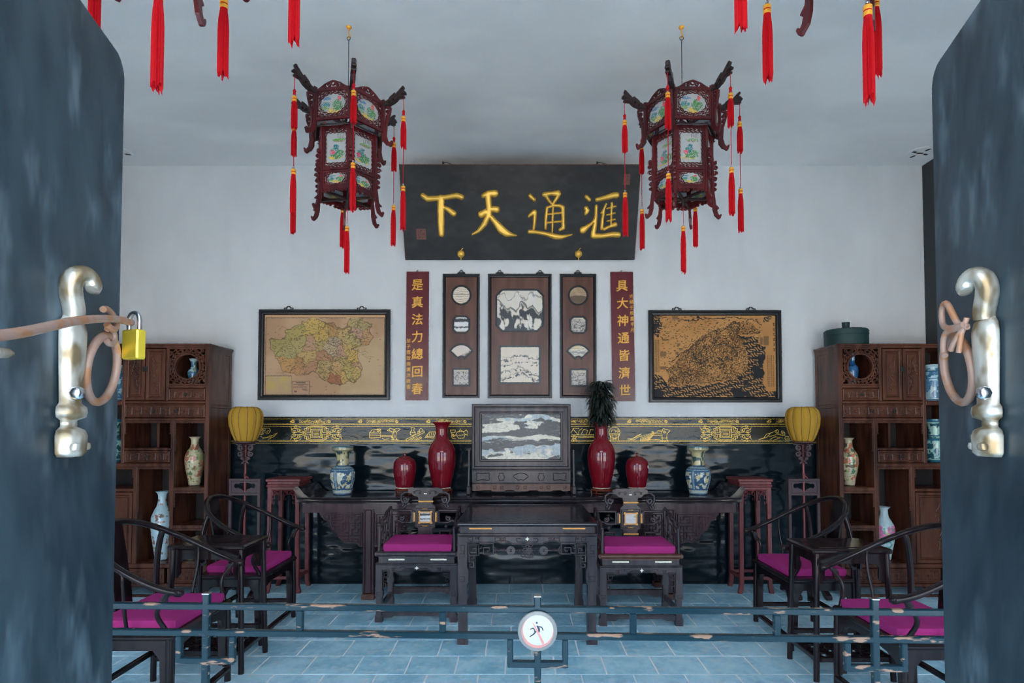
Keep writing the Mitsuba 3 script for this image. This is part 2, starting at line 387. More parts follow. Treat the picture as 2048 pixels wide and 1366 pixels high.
def leafy(x0, x1, z0, z1, w, n, seed, r0=0.5):
    """Curling stems that fill a rectangle."""
    r = random.Random(seed); h = z1 - z0; ls = []
    for i in range(n):
        cx = x0 + (x1 - x0) * (i + 0.5) / n + r.uniform(-1, 1) * (x1 - x0) / n * 0.2; cz = z0 + h * r.uniform(0.25, 0.75)
        rr = min(h, (x1 - x0) / n * 1.4) * r.uniform(0.7, 1.0) * r0
        ls.append(scroll(cx, cz, rr, r.uniform(0, 6.3), r.uniform(0.9, 1.5), r.choice((-1, 1))))
        ls.append([(cx - rr, cz), (cx - rr * 1.5, cz + r.uniform(-1, 1) * rr)])
    return rlines(ls, w).intersection(sbox(x0, z0, x1, z1))
# ================================================================== the room
WY = 5.79                                     # the back wall's plaster face
XL, XR, ZC, YF = -4.04, 4.06, 4.136, 0.30     # side walls, ceiling, inner face of the front wall
struct('floor', bx(XL - 0.1, XR + 0.1, -1.4, WY + 0.1, -0.10, -0.0012), 'mortar', 'grey stone tiled floor with pale mortar joints')
struct('ceiling', bx(XL - 0.15, XR + 0.15, 0.0, WY + 0.15, ZC, ZC + 0.12), 'ceiling', 'plain pale grey ceiling')
struct('wall_back', bx(XL - 0.1, XR + 0.1, WY, WY + 0.15, -0.05, ZC), 'wall', 'white plastered back wall over a black dado')
struct('wall_left', bx(XL - 0.15, XL, YF, WY, -0.05, ZC), 'wall', 'white plastered side wall')
struct('wall_right', bx(XR, XR + 0.15, YF, WY, -0.05, ZC), 'wall', 'white plastered side wall')
struct('trim_1', bx(XR - 0.022, XR, 5.15, WY, 0, ZC, .004), 'dark_wall', 'dark timber corner post seen as a strip at the right')
struct('trim_2', bx(XL, XL + 0.022, 5.15, WY, 0, ZC, .004), 'dark_wall', 'dark timber corner post behind the left door leaf')
# front wall behind the lens: doorway, a window at either side, a transom along the top
WO, WI, SILL, HEAD, TR = 3.9, 1.45, 0.10, 2.34, 1.2     # window edges, sill, head, half width of the transom
fw = [bx(XL, -WO, 0.12, YF, -0.05, ZC), bx(WO, XR, 0.12, YF, -0.05, ZC), bx(-WO, -0.60, 0.12, YF, -0.05, SILL), bx(0.60, WO, 0.12, YF, -0.05, SILL),
      bx(-WI, -0.60, 0.12, YF, SILL, HEAD), bx(0.60, WI, 0.12, YF, SILL, HEAD), bx(-WO, WO, 0.12, YF, HEAD, 2.52), bx(-WO, WO, 0.12, YF, 3.4, ZC), bx(-WO, -TR, 0.12, YF, 2.52, 3.4), bx(TR, WO, 0.12, YF, 2.52, 3.4)]
struct('wall_front', cat(fw), 'plaster_outer', 'front wall with doorway and windows')
for i, (a, b) in enumerate(((-WO, -WI), (WI, WO))):
    bars = [bx(a + (b - a) * k / 6 - 0.018, a + (b - a) * k / 6 + 0.018, 0.19, 0.23, SILL, HEAD) for k in range(7)] + [bx(a, b, 0.19, 0.23, z - 0.018, z + 0.018) for z in (SILL + .02, 1.48, HEAD - .02)]
    struct(f'window_{i + 1}', cat(bars), 'black_wood', 'wooden window lattice')
struct('window_3', cat([bx(-TR + 2 * TR * k / 8 - 0.018, -TR + 2 * TR * k / 8 + 0.018, 0.19, 0.23, 2.52, 3.4) for k in range(9)]), 'black_wood', 'wooden transom lattice')

# floor tiles: running bond, rows parallel to the back wall
rows = [WY - 0.30 * k for k in range(0, 10)]
r_, tiles, rest, TW, GAP = random.Random(4), [], [], 0.318, 0.0080
row_y = [5.785, 5.46, 5.16, 4.87, 4.58, 4.285, 3.99, 3.70, 3.405, 3.11, 2.82]
def tile(x0, x1, y0, y1):
    h = r_.uniform(0.0, 0.0015)
    return bx(x0 + GAP / 2, x1 - GAP / 2, y0 + GAP / 2, y1 - GAP / 2, -0.03, h, 0.0025)
for k in range(10):
    x = XL + (0.0 if k % 2 else -TW / 2) + r_.uniform(-0.03, 0.03) + 0.012
    while x < XR:
        a, b = max(x, XL), min(x + TW + r_.uniform(-0.006, 0.006), XR)
        if b - a > 0.03: tiles.append(tile(a, b, row_y[k + 1], row_y[k]))
        x = b if b < XR else XR
y, k = row_y[-1], 0
while y > -1.3:
    x = XL + (TW / 2 if k % 2 else 0.02)
    while x < XR - 0.03:
        rest.append(tile(x, min(x + TW, XR), y - 0.295, y)); x += TW
    y -= 0.295; k += 1
for i, m in enumerate(tiles[:299]): part('floor__tile' + (f'_{i:03d}' if i else ''), m, 'tile')
part('floor__tiles_near', cat(rest + tiles[299:]), 'tile', label='rows of grey stone tiles nearer the doorway', kind='stuff')

# dado and frieze
DY = WY - 0.012
part('wall_back__dado', bx(XL, XR, DY, WY, 0.0, 1.36), 'dado', label='glossy black painted dado with an uneven surface')
part('wall_back__frieze', cat(bx(XL, XR, DY - 0.002, WY, 1.36, 1.618), bx(XL, XR, DY - 0.005, WY, 1.6185, 1.63)), 'frieze', label='glossy black frieze band with gold ornament')
GY0, GY1 = DY - 0.0034, DY - 0.0015
def gold(poly, label=None): 
    g = extr(poly, GY0, GY1)
    if g is None: return
    GN[0] += 1
    part('wall_back__frieze__gold_motif' + (f'_{GN[0] - 1:03d}' if GN[0] > 1 else ''), g, 'gold', label=label)
GN = [0]
bands = [sbox(XL, z - w / 2, XR, z + w / 2) for z, w in ((1.609, .003), (1.5605, .0034), (1.5525, .0034), (1.535, .0034), (1.3995, .0034), (1.3865, .003), (1.3705, .003))]
part('wall_back__frieze__gold_line', cat([extr(b, GY0, GY1) for b in bands]), 'gold', label='thin gold lines ruled along the frieze')
W = 0.0048
def mconv(cx, cz, s): return lambda pts: [(cx + x * s, cz + z * s) for x, z in pts]
def medallion(cx):
    q = mconv(cx, 1.467, 0.001); ls = []
    def both(p): 
        for sx in (1, -1): ls.append(q([(sx * x, z) for x, z in p]))
    def four(p):
        for sx in (1, -1):
            for sz in (1, -1): ls.append(q([(sx * x, sz * z) for x, z in p]))
    for hw, hh in ((38, 30), (52, 42)): both([(0, hh), (hw, hh), (hw, -hh), (0, -hh)])
    for z in (-14, 0, 14): both([(0, z), (26, z)])
    for d in (0, 13):
        four([(0, 62 + d), (50, 62 + d), (78 + d, 50 + d * .6), (82 + d, 20 + d)])
    four([(60, 52), (60, 10), (90, 10)]); both([(100, 18), (138, 18), (138, -18), (100, -18), (100, 18)]); both([(110, 8), (128, 8), (128, -8), (110, -8), (110, 8)])
    four([(92, 30), (118, 30), (118, 46), (96, 46), (96, 62)]); four([(138, 10), (160, 10), (160, 34), (140, 34)])
    g = lines(ls, W)
    ls2 = []
    for sx in (1, -1):
        for sz in (1, -1):
            f = lambda p: q([(sx * x, sz * z) for x, z in p])
            ls2 += [f(scroll(178, 32, 18, 0.5, 1.2)), f(scroll(205, 62, 16, 2.5, 1.2, -1)), f(scroll(212, 20, 14, 4, 1.2)), f([(160, 12), (185, 14), (222, 4), (245, 18)]), f([(185, 45), (215, 50), (240, 40), (252, 58)]),
                    f([(150, 52), (168, 66), (190, 72)]), f([(226, 30), (248, 34)])]
    gold(unary_union([g, rlines(ls2, W)]).intersection(sbox(-9, 1.388, 9, 1.547)), 'gold squared medallion between leafy scrolls')
for cx in (-1.975, 2.045): medallion(cx)
def topmotif(x, seed):
    gold(unary_union([rlines([scroll(x + .03, 1.584, .019, 1, 1.8), scroll(x + .012, 1.584, .012, 3, 1.2), ring(x + .03, 1.584, .009, 0)], .0034), leafy(x + 0.085, x + 0.36, 1.5665, 1.603, .0034, 11, seed, 0.55),
                      rlines([scroll(x + .385, 1.584, .018, 2, 2.0), ring(x + .388, 1.584, .01, 0)], .0034)]).intersection(sbox(-9, 1.5655, 9, 1.605)))
for i, x in enumerate((-2.235, -1.57, -0.90, 0.40, 1.075, 1.775, 2.45)): topmotif(x, 20 + i)
def art(ox, oz, s, ls, w=W): gold(rlines([[(ox + x * s, oz - z * s) for x, z in l] for l in ls], w))
ZL = lambda u: -2.635 + u / 903.8
K = 1 / 903.8
def sp(cx, cz, r, a=0, t=1.2, g=1): return scroll(cx, cz, r, a, t, g)
# left of the centre: a chest of books and a zither table; vase and scrolls; an abacus; teapot and cups
art(-2.635, 1.698, K, [[(1068, 200), (1068, 245), (1165, 245), (1165, 195), (1068, 200)], [(1068, 215), (1165, 212)], [(1068, 230), (1165, 228)], [(1075, 200), (1085, 180), (1130, 172), (1165, 168), (1168, 195)], sp(1145, 180, 14), [(1100, 200), (1110, 182)], [(1080, 255), (1150, 262)],
                       [(1168, 225), (1270, 225)], [(1175, 236), (1270, 236)], [(1180, 250), (1200, 262), (1240, 255)]])
art(-2.635, 1.698, K, [[(1225, 185), (1250, 165), (1285, 172), (1320, 165), (1340, 172)], [(1225, 185), (1268, 190), (1275, 262)], [(1340, 172), (1310, 195), (1300, 240), (1318, 272)], [(1285, 172), (1280, 200), (1290, 240), (1275, 272)], [(1240, 170), (1262, 198)], sp(1290, 185, 14), [(1260, 262), (1330, 268)], sp(1268, 240, 10)])
art(-2.635, 1.698, K, [[(1432, 160), (1450, 156), (1468, 160)], [(1438, 162), (1442, 180), (1428, 200), (1430, 220), (1450, 226), (1472, 218), (1474, 200), (1460, 182), (1466, 162)], [(1430, 200), (1474, 200)], [(1390, 262), (1550, 185), (1558, 198), (1398, 275), (1390, 262)], [(1430, 256), (1436, 262)], [(1500, 222), (1507, 230)],
                       sp(1528, 180, 22, 2, .8), sp(1505, 195, 15, 0, 1), [(1455, 235), (1470, 268), (1540, 270)], sp(1490, 255, 15), sp(1520, 250, 14, 2), [(1440, 270), (1460, 255)]])
art(-2.635, 1.698, K, [[(1560, 245), (1600, 195), (1655, 195), (1640, 250), (1560, 245)], [(1568, 236), (1640, 238)], [(1590, 205), (1584, 228)], [(1605, 200), (1598, 228)], [(1622, 198), (1614, 228)], [(1640, 198), (1632, 228)]])
art(-2.635, 1.698, K, [[(1785, 180), (1830, 178), (1828, 200), (1790, 200), (1785, 180)], [(1795, 208), (1800, 250), (1830, 255)], sp(1812, 225, 14), [(1845, 195), (1900, 190), (1915, 220), (1905, 250), (1860, 252), (1838, 225), (1845, 195)], [(1860, 190), (1875, 178), (1890, 188)], [(1875, 178), (1875, 168)],
                       [(1915, 215), (1940, 225), (1940, 195), (1925, 178), (1905, 195)], [(1840, 215), (1822, 235), (1800, 210)], [(1850, 225), (1905, 222)]])
art(-2.635, 1.698, K, [[(100, 235), (140, 250), (190, 240), (225, 215), (250, 205), (215, 240), (170, 262)], sp(130, 175, 22, 1, 1.4), sp(165, 195, 20, 3, 1.2, -1), sp(110, 205, 18), [(95, 190), (130, 160), (180, 165), (190, 190)], [(120, 255), (200, 225)]])
KR = 1 / 815.0; XO = 0.468
art(XO, 1.698, KR, [[(45, 185), (70, 145), (110, 150)], [(50, 200), (230, 200)], [(45, 213), (230, 213)], [(105, 222), (230, 222)], [(60, 150), (100, 195)], [(130, 190), (150, 155), (180, 165), (170, 195)], [(190, 195), (205, 155), (225, 160)], sp(75, 215, 16), sp(75, 240, 12, 2), [(50, 250), (60, 225)], [(92, 250), (85, 225)], [(105, 200), (112, 165), (135, 150)]])
art(XO, 1.698, KR, [ring(395, 182, 44, 0), [(352, 190), (438, 190)], [(355, 200), (436, 200)], [(358, 200), (365, 235), (358, 252)], [(432, 200), (425, 235), (432, 252)], [(380, 205), (385, 240)], [(408, 205), (404, 240)], [(365, 232), (428, 232)], [(370, 178), (375, 160), (400, 160), (402, 180)], sp(420, 168, 12)])
fan = [[(600 + 8 * i, 248), (612 + 14 * i, 205 - 3.2 * i)] for i in range(9)]
art(XO, 1.698, KR, fan + [[(500, 232), (540, 230), (575, 205), (610, 192)], [(505, 242), (550, 240), (585, 218), (605, 210)], [(520, 238), (560, 222), (600, 200)], [(680, 192), (770, 192)], [(685, 205), (770, 205)], [(660, 240), (760, 236)], [(665, 228), (690, 215)],
                       [(770, 185), (785, 150), (840, 165), (815, 190), (812, 235), (822, 250)], [(775, 200), (778, 245)], [(770, 225), (820, 225)], sp(795, 175, 13), [(735, 170), (775, 160)], [(730, 180), (770, 172)], sp(700, 178, 10), [(760, 250), (825, 250)]])
art(XO, 1.698, KR, [[(1550, 238), (1590, 225), (1610, 195), (1660, 180), (1700, 155)], [(1560, 232), (1610, 222), (1640, 190)], [(1640, 235), (1680, 215), (1740, 225)], [(1630, 215), (1700, 195), (1790, 215)], sp(1700, 175, 18, 1, 1.3), sp(1745, 190, 20, 3, 1.3, -1), sp(1775, 225, 22, 0, 1.4), sp(1740, 175, 14), [(1665, 245), (1720, 222)], [(1800, 215), (1850, 235)], sp(1820, 215, 16, 2)])

# slatted vents set in the ceiling
for px, py, lab in ((1840, 297, 'slotted round ceiling vent near the dark right wall'), (238, 300, 'slotted round ceiling vent half hidden by the left door leaf')):
    Y = 5.49; x, _ = at(px, py, Y); k = Kit()
    k.add('rim', lathe([(0.001, 0), (0.105, 0), (0.115, 0.006), (0.12, 0.012), (0.001, 0.012)], 32), 'ceiling', 40)
    for a in (20, 110, 200, 290): k.add('slot', rot(bx(0.05, 0.095, -0.012, 0.012, -0.002, 0.004), [0, 0, 1], a), 'iron')
    k.add('slot', bx(-0.03, 0.03, -0.012, 0.012, -0.002, 0.004), 'iron')
    k.place('ceiling_vent', lab, 'vent', (x, Y, ZC - 0.012))

# ------------------------------------------------------------------ the two door leaves, opened inwards
def leaf_kit(detail):
    k = Kit()
    g = sbox(-0.64, 0.03, 0, 2.13).difference(sbox(-0.035, 2.095, 0.01, 2.2)).union(Point(-0.035, 2.095).buffer(0.035, 12))
    c = g.buffer(-0.004)
    k.add('leaf', cat(extr(g, 0.004, 0.055), extr(c, 0, 0.004)), 'door')
    xo = -0.165 if detail else -0.190
    body = [(0.001, 1.508), (0.018, 1.509), (0.023, 1.514), (0.024, 1.536), (0.021, 1.543), (0.012, 1.548), (0.0125, 1.556), (0.022, 1.560), (0.0235, 1.566), (0.0225, 1.573), (0.0165, 1.578), (0.0175, 1.60), (0.0205, 1.65), (0.021, 1.672), (0.018, 1.684), (0.010, 1.692), (0.0095, 1.70), (0.001, 1.702)]
    m = lathe(body, 28); v = m[0].copy(); v[:, 1] = np.where(v[:, 1] > 0, v[:, 1] * 0.2, v[:, 1]); plate = (v + [xo, -0.004, 0], m[1])
    curl = tube(spline([(xo, -0.011, 1.690), (xo - 0.006, -0.012, 1.708), (xo - 0.014, -0.013, 1.728), (xo - 0.014, -0.020, 1.743), (xo - 0.004, -0.028, 1.744), (xo + 0.002, -0.031, 1.733), (xo + 0.001, -0.031, 1.726)], 26), np.interp(np.linspace(0, 1, 26), [0, .3, .5, .75, .9, 1], [.0125, .013, .0125, .0105, .0105, .008]), 12)
    knob = [mv(lathe([(0.001, -0.006), (0.006, -0.004), (0.007, 0), (0.006, 0.004), (0.001, 0.006)], 12), (xo + dx, -0.021, 1.522)) for dx in (-0.013, 0.0, 0.013)]
    p = k.add('lock_plate', cat(plate, curl, *knob), 'brass', 50, label='weathered pale brass door fitting with a curled top')
    k.add(p + '__rivet', mv(lathe([(0.001, -0.009), (0.007, -0.006), (0.009, 0), (0.007, 0.006), (0.001, 0.009)], 14), (xo - 0.012 if detail else xo - 0.02, -0.022, 1.591)), 'chrome', 50)
    rx, rz = (-0.098 if detail else -0.122), 1.629
    t = np.linspace(0, 2 * math.pi, 40, endpoint=False)
    k.add('pull_ring', tube(np.stack([rx + 0.044 * np.cos(t), -0.017 - 0.006 * np.sin(t), rz + 0.047 * np.sin(t)], 1), 0.0058, 10, True), 'rust', True, label='rusty iron pull ring')
    if detail:
        a = np.linspace(-2.4, 2.2, 18)
        e1 = [(-0.112 + 0.019 * math.cos(x), -0.030 + 0.004 * math.sin(x), 1.698 + 0.014 * math.sin(x)) for x in a]
        e2 = [(-0.104 + 0.014 * math.cos(x), -0.028, 1.675 + 0.011 * math.sin(x)) for x in a]
        k.add('hasp_rod', cat(tube(spline([(-0.43, -0.050, 1.628), (-0.33, -0.046, 1.648), (-0.23, -0.040, 1.675), (-0.15, -0.036, 1.692), (-0.10, -0.034, 1.700), (-0.055, -0.036, 1.703)], 24), np.linspace(.0058, .0052, 24), 10), tube(e1, 0.0046, 9), tube(e2, 0.0042, 9)), 'rust', 50, label='rusty iron rod ending in a ring')
        k.add('staple_end', tube([(-0.44, -0.05, 1.612), (-0.40, -0.05, 1.617), (-0.375, -0.05, 1.6195), (-0.366, -0.05, 1.62)], [.0065, .006, .005, .002], 10), 'brass', 50)
    else:
        def loop(cx, cz, rx_, rz_, a0, a1): return [(cx + rx_ * math.cos(x), -0.04, cz + rz_ * math.sin(x)) for x in np.linspace(a0, a1, 14)]
        k.add('staple', cat(tube(spline([(-0.1890, -0.03, 1.6800), (-0.1689, -0.036, 1.6940), (-0.1524, -0.04, 1.7190), (-0.1390, -0.04, 1.7140), (-0.1390, -0.04, 1.6940), (-0.1512, -0.04, 1.6850), (-0.1719, -0.038, 1.6820), (-0.1890, -0.034, 1.6830)], 30), 0.0042, 9),
                            tube(spline([(-0.1890, -0.03, 1.6820), (-0.1658, -0.038, 1.6800), (-0.1463, -0.04, 1.6760), (-0.1390, -0.04, 1.6590), (-0.1439, -0.04, 1.6470)], 24), 0.0042, 9),
                            tube(spline([(-0.1890, -0.03, 1.6840), (-0.1732, -0.038, 1.6640), (-0.1634, -0.04, 1.6520)], 12), 0.0038, 8), tube([(-0.1890, -0.03, 1.6920), (-0.1817, -0.034, 1.6720), (-0.1768, -0.036, 1.6470)], 0.0035, 8)), 'rust', 50, label='rusty looped iron staple')
    return k
leaf_kit(True).place('door_1', 'dark blue-grey wooden door leaf at the left with brass fitting', None, (-0.625, 0.92, 0), 102.8, kind='structure')
leaf_kit(False).mirrored().place('door_2', 'dark blue-grey wooden door leaf at the right with brass fitting', None, (0.678, 0.947, 0), -106.5, kind='structure')
k = Kit()
k.add('body', bx(-0.0165, 0.0165, -0.0075, 0.0075, -0.022, 0.022, 0.0022), 'lock_brass', label='yellow brass lock body')
sh = [(-0.0105, 0, 0.018), (-0.0105, 0, 0.034)] + [(-0.0105 * math.cos(a), 0, 0.037 + 0.0105 * math.sin(a)) for a in np.linspace(0, math.pi, 12)] + [(0.0105, 0, 0.034), (0.0105, 0, 0.018)]
k.add('shackle', tube(sh, 0.0031, 10), 'chrome', 60, label='steel shackle')
k.place('padlock', 'small yellow brass padlock with a steel shackle hanging beside the left door leaf', 'padlock', (-0.569, 0.868, 1.669), -20)
# ================================================================== hanging lanterns
def lp(a, b, t): return np.asarray(a) * (1 - t)[:, None] + np.asarray(b) * t[:, None]
def landscape(u, w, wd, ht, seed):
    """A little painted landscape on frosted glass: islands, trees, water."""
    r = np.random.default_rng(seed); c = np.tile([0.37, 0.385, 0.39], (len(u), 1)); x, z = u * wd, w * ht
    q = np.stack([x * 130, z * 130, 0 * x + seed], 1); n1 = nfbm(q, 3, seed); n2 = nfbm(q * 2.1, 2, seed + 5)
    def blob(cx, cz, rx, rz, col, k=1.0):
        d = ((x - cx) / rx) ** 2 + ((z - cz) / rz) ** 2 + (n1 - 0.5) * 1.6
        m = (d < k) & (n2 > .40); c[m] = np.asarray(col) * (0.25 + 1.5 * (n2[m] - .1))[:, None]
    s = min(wd, ht)
    if ht > wd:
        blob(wd * .62, ht * .70, s * .30, s * .07, (0.10, 0.30, 0.06)); blob(wd * .62, ht * .675, s * .26, s * .04, (0.22, 0.20, 0.08))
        blob(wd * .45, ht * .26, s * .36, s * .07, (0.62, 0.42, 0.05)); blob(wd * .55, ht * .35, s * .30, s * .20, (0.05, 0.20, 0.05)); blob(wd * .42, ht * .45, s * .18, s * .14, (0.02, 0.18, 0.16)); blob(wd * .48, ht * .54, s * .12, s * .10, (0.02, 0.16, 0.20))
        blob(wd * .30, ht * .40, s * .12, s * .10, (0.65, 0.05, 0.12))
        t = (u > 0.5) & (u < 0.85) & (w > 0.75) & (w < 0.90) & ((np.floor(u * 22) % 2) == 0) & (n2 > 0.48); c[t] = (0.16, 0.17, 0.18)
    else:
        blob(wd * .30, ht * .72, wd * .16, ht * .06, (0.08, 0.20, 0.35)); blob(wd * .52, ht * .26, wd * .20, ht * .12, (0.62, 0.42, 0.06)); blob(wd * .64, ht * .45, wd * .17, ht * .22, (0.06, 0.22, 0.06))
        blob(wd * .25, ht * .48, wd * .14, ht * .13, (0.04, 0.20, 0.22)); blob(wd * .24, ht * .36, wd * .13, ht * .07, (0.16, 0.30, 0.08)); blob(wd * .70, ht * .70, wd * .06, ht * .10, (0.65, 0.06, 0.06))
    return c
def turn(m, a): return rot(m, [0, 0, 1], a)
def tassel_skirt(z0, z1, r, x, y, seed):
    rr = np.random.default_rng(seed); n = 26; zs = np.linspace(z1, z0, 7); an = np.arange(n) * 2 * math.pi / n; V = []
    rip = 1 + 0.16 * np.where(np.arange(n) % 2, 1, -1) + rr.uniform(-.06, .06, n); end = rr.uniform(-0.020, 0.016, n)
    for i, z in enumerate(zs):
        t = i / 6; R = r * (0.80 + 0.22 * min(1, t * 3)) * rip if i else r * 0.75 * np.ones(n)
        V.append(np.stack([x + R * np.cos(an), y + R * np.sin(an), z + (end if i == 6 else 0 * end)], 1))
    V = np.vstack(V + [[[x, y, z1 + 0.002]], [[x, y, z0 + 0.01]]]); f = []
    for i in range(6):
        for k in range(n):
            l = (k + 1) % n; f += [[i * n + k, (i + 1) * n + k, (i + 1) * n + l], [i * n + k, (i + 1) * n + l, i * n + l]]
    for k in range(n): f += [[7 * n, k, (k + 1) % n], [7 * n + 1, 6 * n + (k + 1) % n, 6 * n + k]]
    return V, np.array(f)
def filigree(w, h, hole, seed, lw=0.0031):
    """Interlaced wavy vines around a window of the panel, with small curls out to the frame."""
    r = random.Random(seed); R = sbox(-w / 2, -h / 2, w / 2, h / 2); ls = []; E = hole.exterior; L = E.length; s = np.linspace(0, 1, 240)
    p = np.array([E.interpolate(t * L).coords[0] for t in s]); t = np.gradient(p, axis=0); n = np.stack([t[:, 1], -t[:, 0]], 1); n /= np.linalg.norm(n, axis=1, keepdims=True) + 1e-9
    if not hole.contains(Point(*(p[5] - n[5] * .004))): n = -n
    for d, am in ((.009, .006), (.030, .008), (.052, .008)):
        k = max(4, round((L + 6.3 * d) / .060))
        for ph in (0, math.pi): ls.append([tuple(q) for q in p + n * (d + am * np.sin(2 * math.pi * k * s + ph))[:, None]])
        for i in range(0, 240, 240 // (2 * k)):
            q = p[i] + n[i] * (d + .014); ls.append(scroll(q[0], q[1], .0065, r.uniform(0, 6), 1.0, r.choice((-1, 1)), 9))
    ls += [scroll(sx * (w / 2 - .011), sz * (h / 2 - .011), .010, math.atan2(sz, sx), 1.1, sx * sz, 12) for sx in (1, -1) for sz in (1, -1)]
    return rlines(ls, lw).intersection(R)
def lantern_kit(variant):
    k = Kit(); LW, LD = 'lantern_wood', 'lantern_dark'
    def face(name, w, h, zc, r_, t, hole, seed, glass=True, ring_=True, fil=True):
        a = r_ * math.cos(math.pi / 6); fw, fh = w - 2 * t, h - 2 * t
        fr = sbox(-w / 2, -h / 2, w / 2, h / 2).difference(sbox(-fw / 2, -fh / 2, fw / 2, fh / 2))
        thin = filigree(fw + 0.004, fh + 0.004, hole, seed) if fil else Polygon()
        m = cat(extr(fr, -0.008, 0.008), extr(thin, -0.006, 0.0)) if not thin.is_empty else extr(fr, -0.008, 0.008)
        for i in range(6):
            mm = turn(mv(m, (0, -a, zc)), 60 * i + 120); p = k.add(name, mm, LW)
            if glass:
                nx, nz = max(16, int(fw / 0.0021)), max(16, int(fh / 0.0021))
                g, u, w_ = grid(-fw / 2, fw / 2, -fh / 2, fh / 2, 0.003, nx, nz)
                c = landscape(u, w_, fw, fh, seed + (i % 2) * 50 + variant * 7)
                k.add(p + '__painted_glass', turn(mv(g, (0, -a, zc)), 60 * i + 120), 'vc_satin', color=c, label='frosted glass painted with a small landscape')
    oval = lambda a, b, s=1: affinity.scale(Point(0, 0).buffer(1, 16), a, b)
    face('crown_panel', 0.228, 0.195, 3.515, 0.240, 0.016, oval(0.078, 0.058), 11)
    face('body_panel', 0.172, 0.275, 3.263, 0.185, 0.014, sbox(-0.05, -0.078, 0.05, 0.078).buffer(0.012), 23)
    face('lower_panel', 0.172, 0.098, 3.073, 0.185, 0.012, oval(0.052, 0.030), 37)
    for i in range(6):
        a = 60 * i
        k.add('crown_post', turn(bx(0.228, 0.252, -0.012, 0.012, 3.40, 3.63, 0.003), a), LW)
        k.add('body_post', turn(bx(0.176, 0.198, -0.011, 0.011, 2.99, 3.42, 0.003), a), LW)
        # arm with a dragon's head: a plate in the radial plane, built along x
        arm = stroke([(0.235, 3.590, .012), (0.270, 3.605, .019), (0.310, 3.625, .021), (0.345, 3.655, .017), (0.372, 3.668, .012), (0.385, 3.662, .008)]).union(stroke([(0.335, 3.655, .012), (0.372, 3.700, .008)])).union(stroke([(0.29, 3.632, .012), (0.315, 3.662, .006)])).union(stroke([(0.345, 3.64, .010), (0.375, 3.640, .008)]))
        arm = arm.difference(Point(0.284, 3.607).buffer(0.0055)).difference(Point(0.309, 3.622).buffer(0.0055))
        k.add('dragon_arm', turn(cat(extr(arm, -0.010, 0.010), extr(arm.buffer(-0.005), -0.0145, 0.0145)), a), LD)
        br = unary_union([stroke([(0.250, 3.585, .006), (0.288, 3.575, .006), (0.284, 3.54, .005), (0.262, 3.47, .006), (0.253, 3.40, .010), (0.262, 3.355, .013), (0.288, 3.335, .010), (0.298, 3.355, .006)]), rlines([scroll(0.270, 3.55, .013, 0, 1.3), scroll(0.267, 3.518, .012, 2, 1.3, -1), scroll(0.262, 3.487, .011, 0, 1.2)], .005), stroke([(0.245, 3.43, .010), (0.245, 3.37, .010), (0.262, 3.345, .008)])])
        k.add('corner_bracket', turn(extr(br, -0.008, 0.008), a), LW)
        wg = unary_union([rlines([scroll(0.212, 3.24, .012, 1, 1.3), scroll(0.214, 3.208, .014, 3, 1.3, -1), scroll(0.211, 3.172, .015, 0, 1.2), scroll(0.209, 3.135, .013, 2, 1.2, -1), scroll(0.207, 3.10, .012, 4, 1.2), scroll(0.206, 3.07, .011, 0, 1.2, -1), [(0.198, 3.27), (0.199, 3.05)]], .0055),
                          stroke([(0.196, 3.05, .007), (0.200, 2.99, .010), (0.205, 2.94, .013), (0.214, 2.905, .012), (0.232, 2.885, .010), (0.243, 2.900, .006)]), stroke([(0.206, 2.96, .01), (0.226, 2.945, .006)])])
        k.add('side_wing', turn(extr(wg, -0.007, 0.007), a), LW)
        ap = 0.240 * math.cos(math.pi / 6)
        cr = unary_union([rlines([scroll(s * 0.055, 0.012, .012, 0 if s > 0 else math.pi, 1.3, s) for s in (1, -1)] + [scroll(s * 0.028, 0.022, .014, 1 if s > 0 else 2.1, 1.3, s) for s in (1, -1)] + [ring(0, 0.030, .012, 0), [(-0.09, 0.004), (0.09, 0.004)], [(-0.085, 0.004), (-0.05, 0.028), (-0.02, 0.040), (0, 0.046), (0.02, 0.040), (0.05, 0.028), (0.085, 0.004)]], .005)])
        k.add('top_crest', turn(mv(extr(cr, -0.006, 0.004), (0, -ap, 3.612)), a + 120), LW)
        cb = rlines([scroll(x, 0.0, .010, x * 90, 1.3, 1 if j % 2 else -1) for j, x in enumerate(np.linspace(-0.085, 0.085, 9))] + [[(-0.095, .013), (0.095, .013)], [(-0.095, -.013), (0.095, -.013)]], .0045)
        k.add('crown_valance', turn(rot(mv(extr(cb, -0.003, 0.003), (0, -0.186, 3.400)), [1, 0, 0], -50, (0, -0.186, 3.400)), a + 120), LD)
        av = unary_union([rlines([scroll(s * x, 0.0, .011, 0, 1.2, s) for x in (0.02, 0.045, 0.068) for s in (1, -1)] + [[(-0.088, .010), (0.088, .010)]], .005), sbox(-0.09, 0.012, 0.09, 0.024)])
        k.add('bottom_apron', turn(mv(extr(av, -0.005, 0.005), (0, -0.185 * .866, 3.000)), a + 120), LW)
    hexr = Polygon([(0.185 * math.cos(math.radians(60 * i)), 0.185 * math.sin(math.radians(60 * i))) for i in range(6)])
    k.add('cross_bar', cat([turn(bx(-0.178, 0.178, -0.008, 0.008, 2.995, 3.012, .003), 60 * i) for i in range(3)] + [mv(lathe([(0.001, -.05), (0.010, -.045), (0.012, 0), (0.001, 0.02)], 12), (0, 0, 3.0))]), LD)
    k.add('hanging_bar', cat([turn(bx(-0.232, 0.232, -0.007, 0.007, 3.585, 3.60, .003), 60 * i) for i in range(3)]), LD)
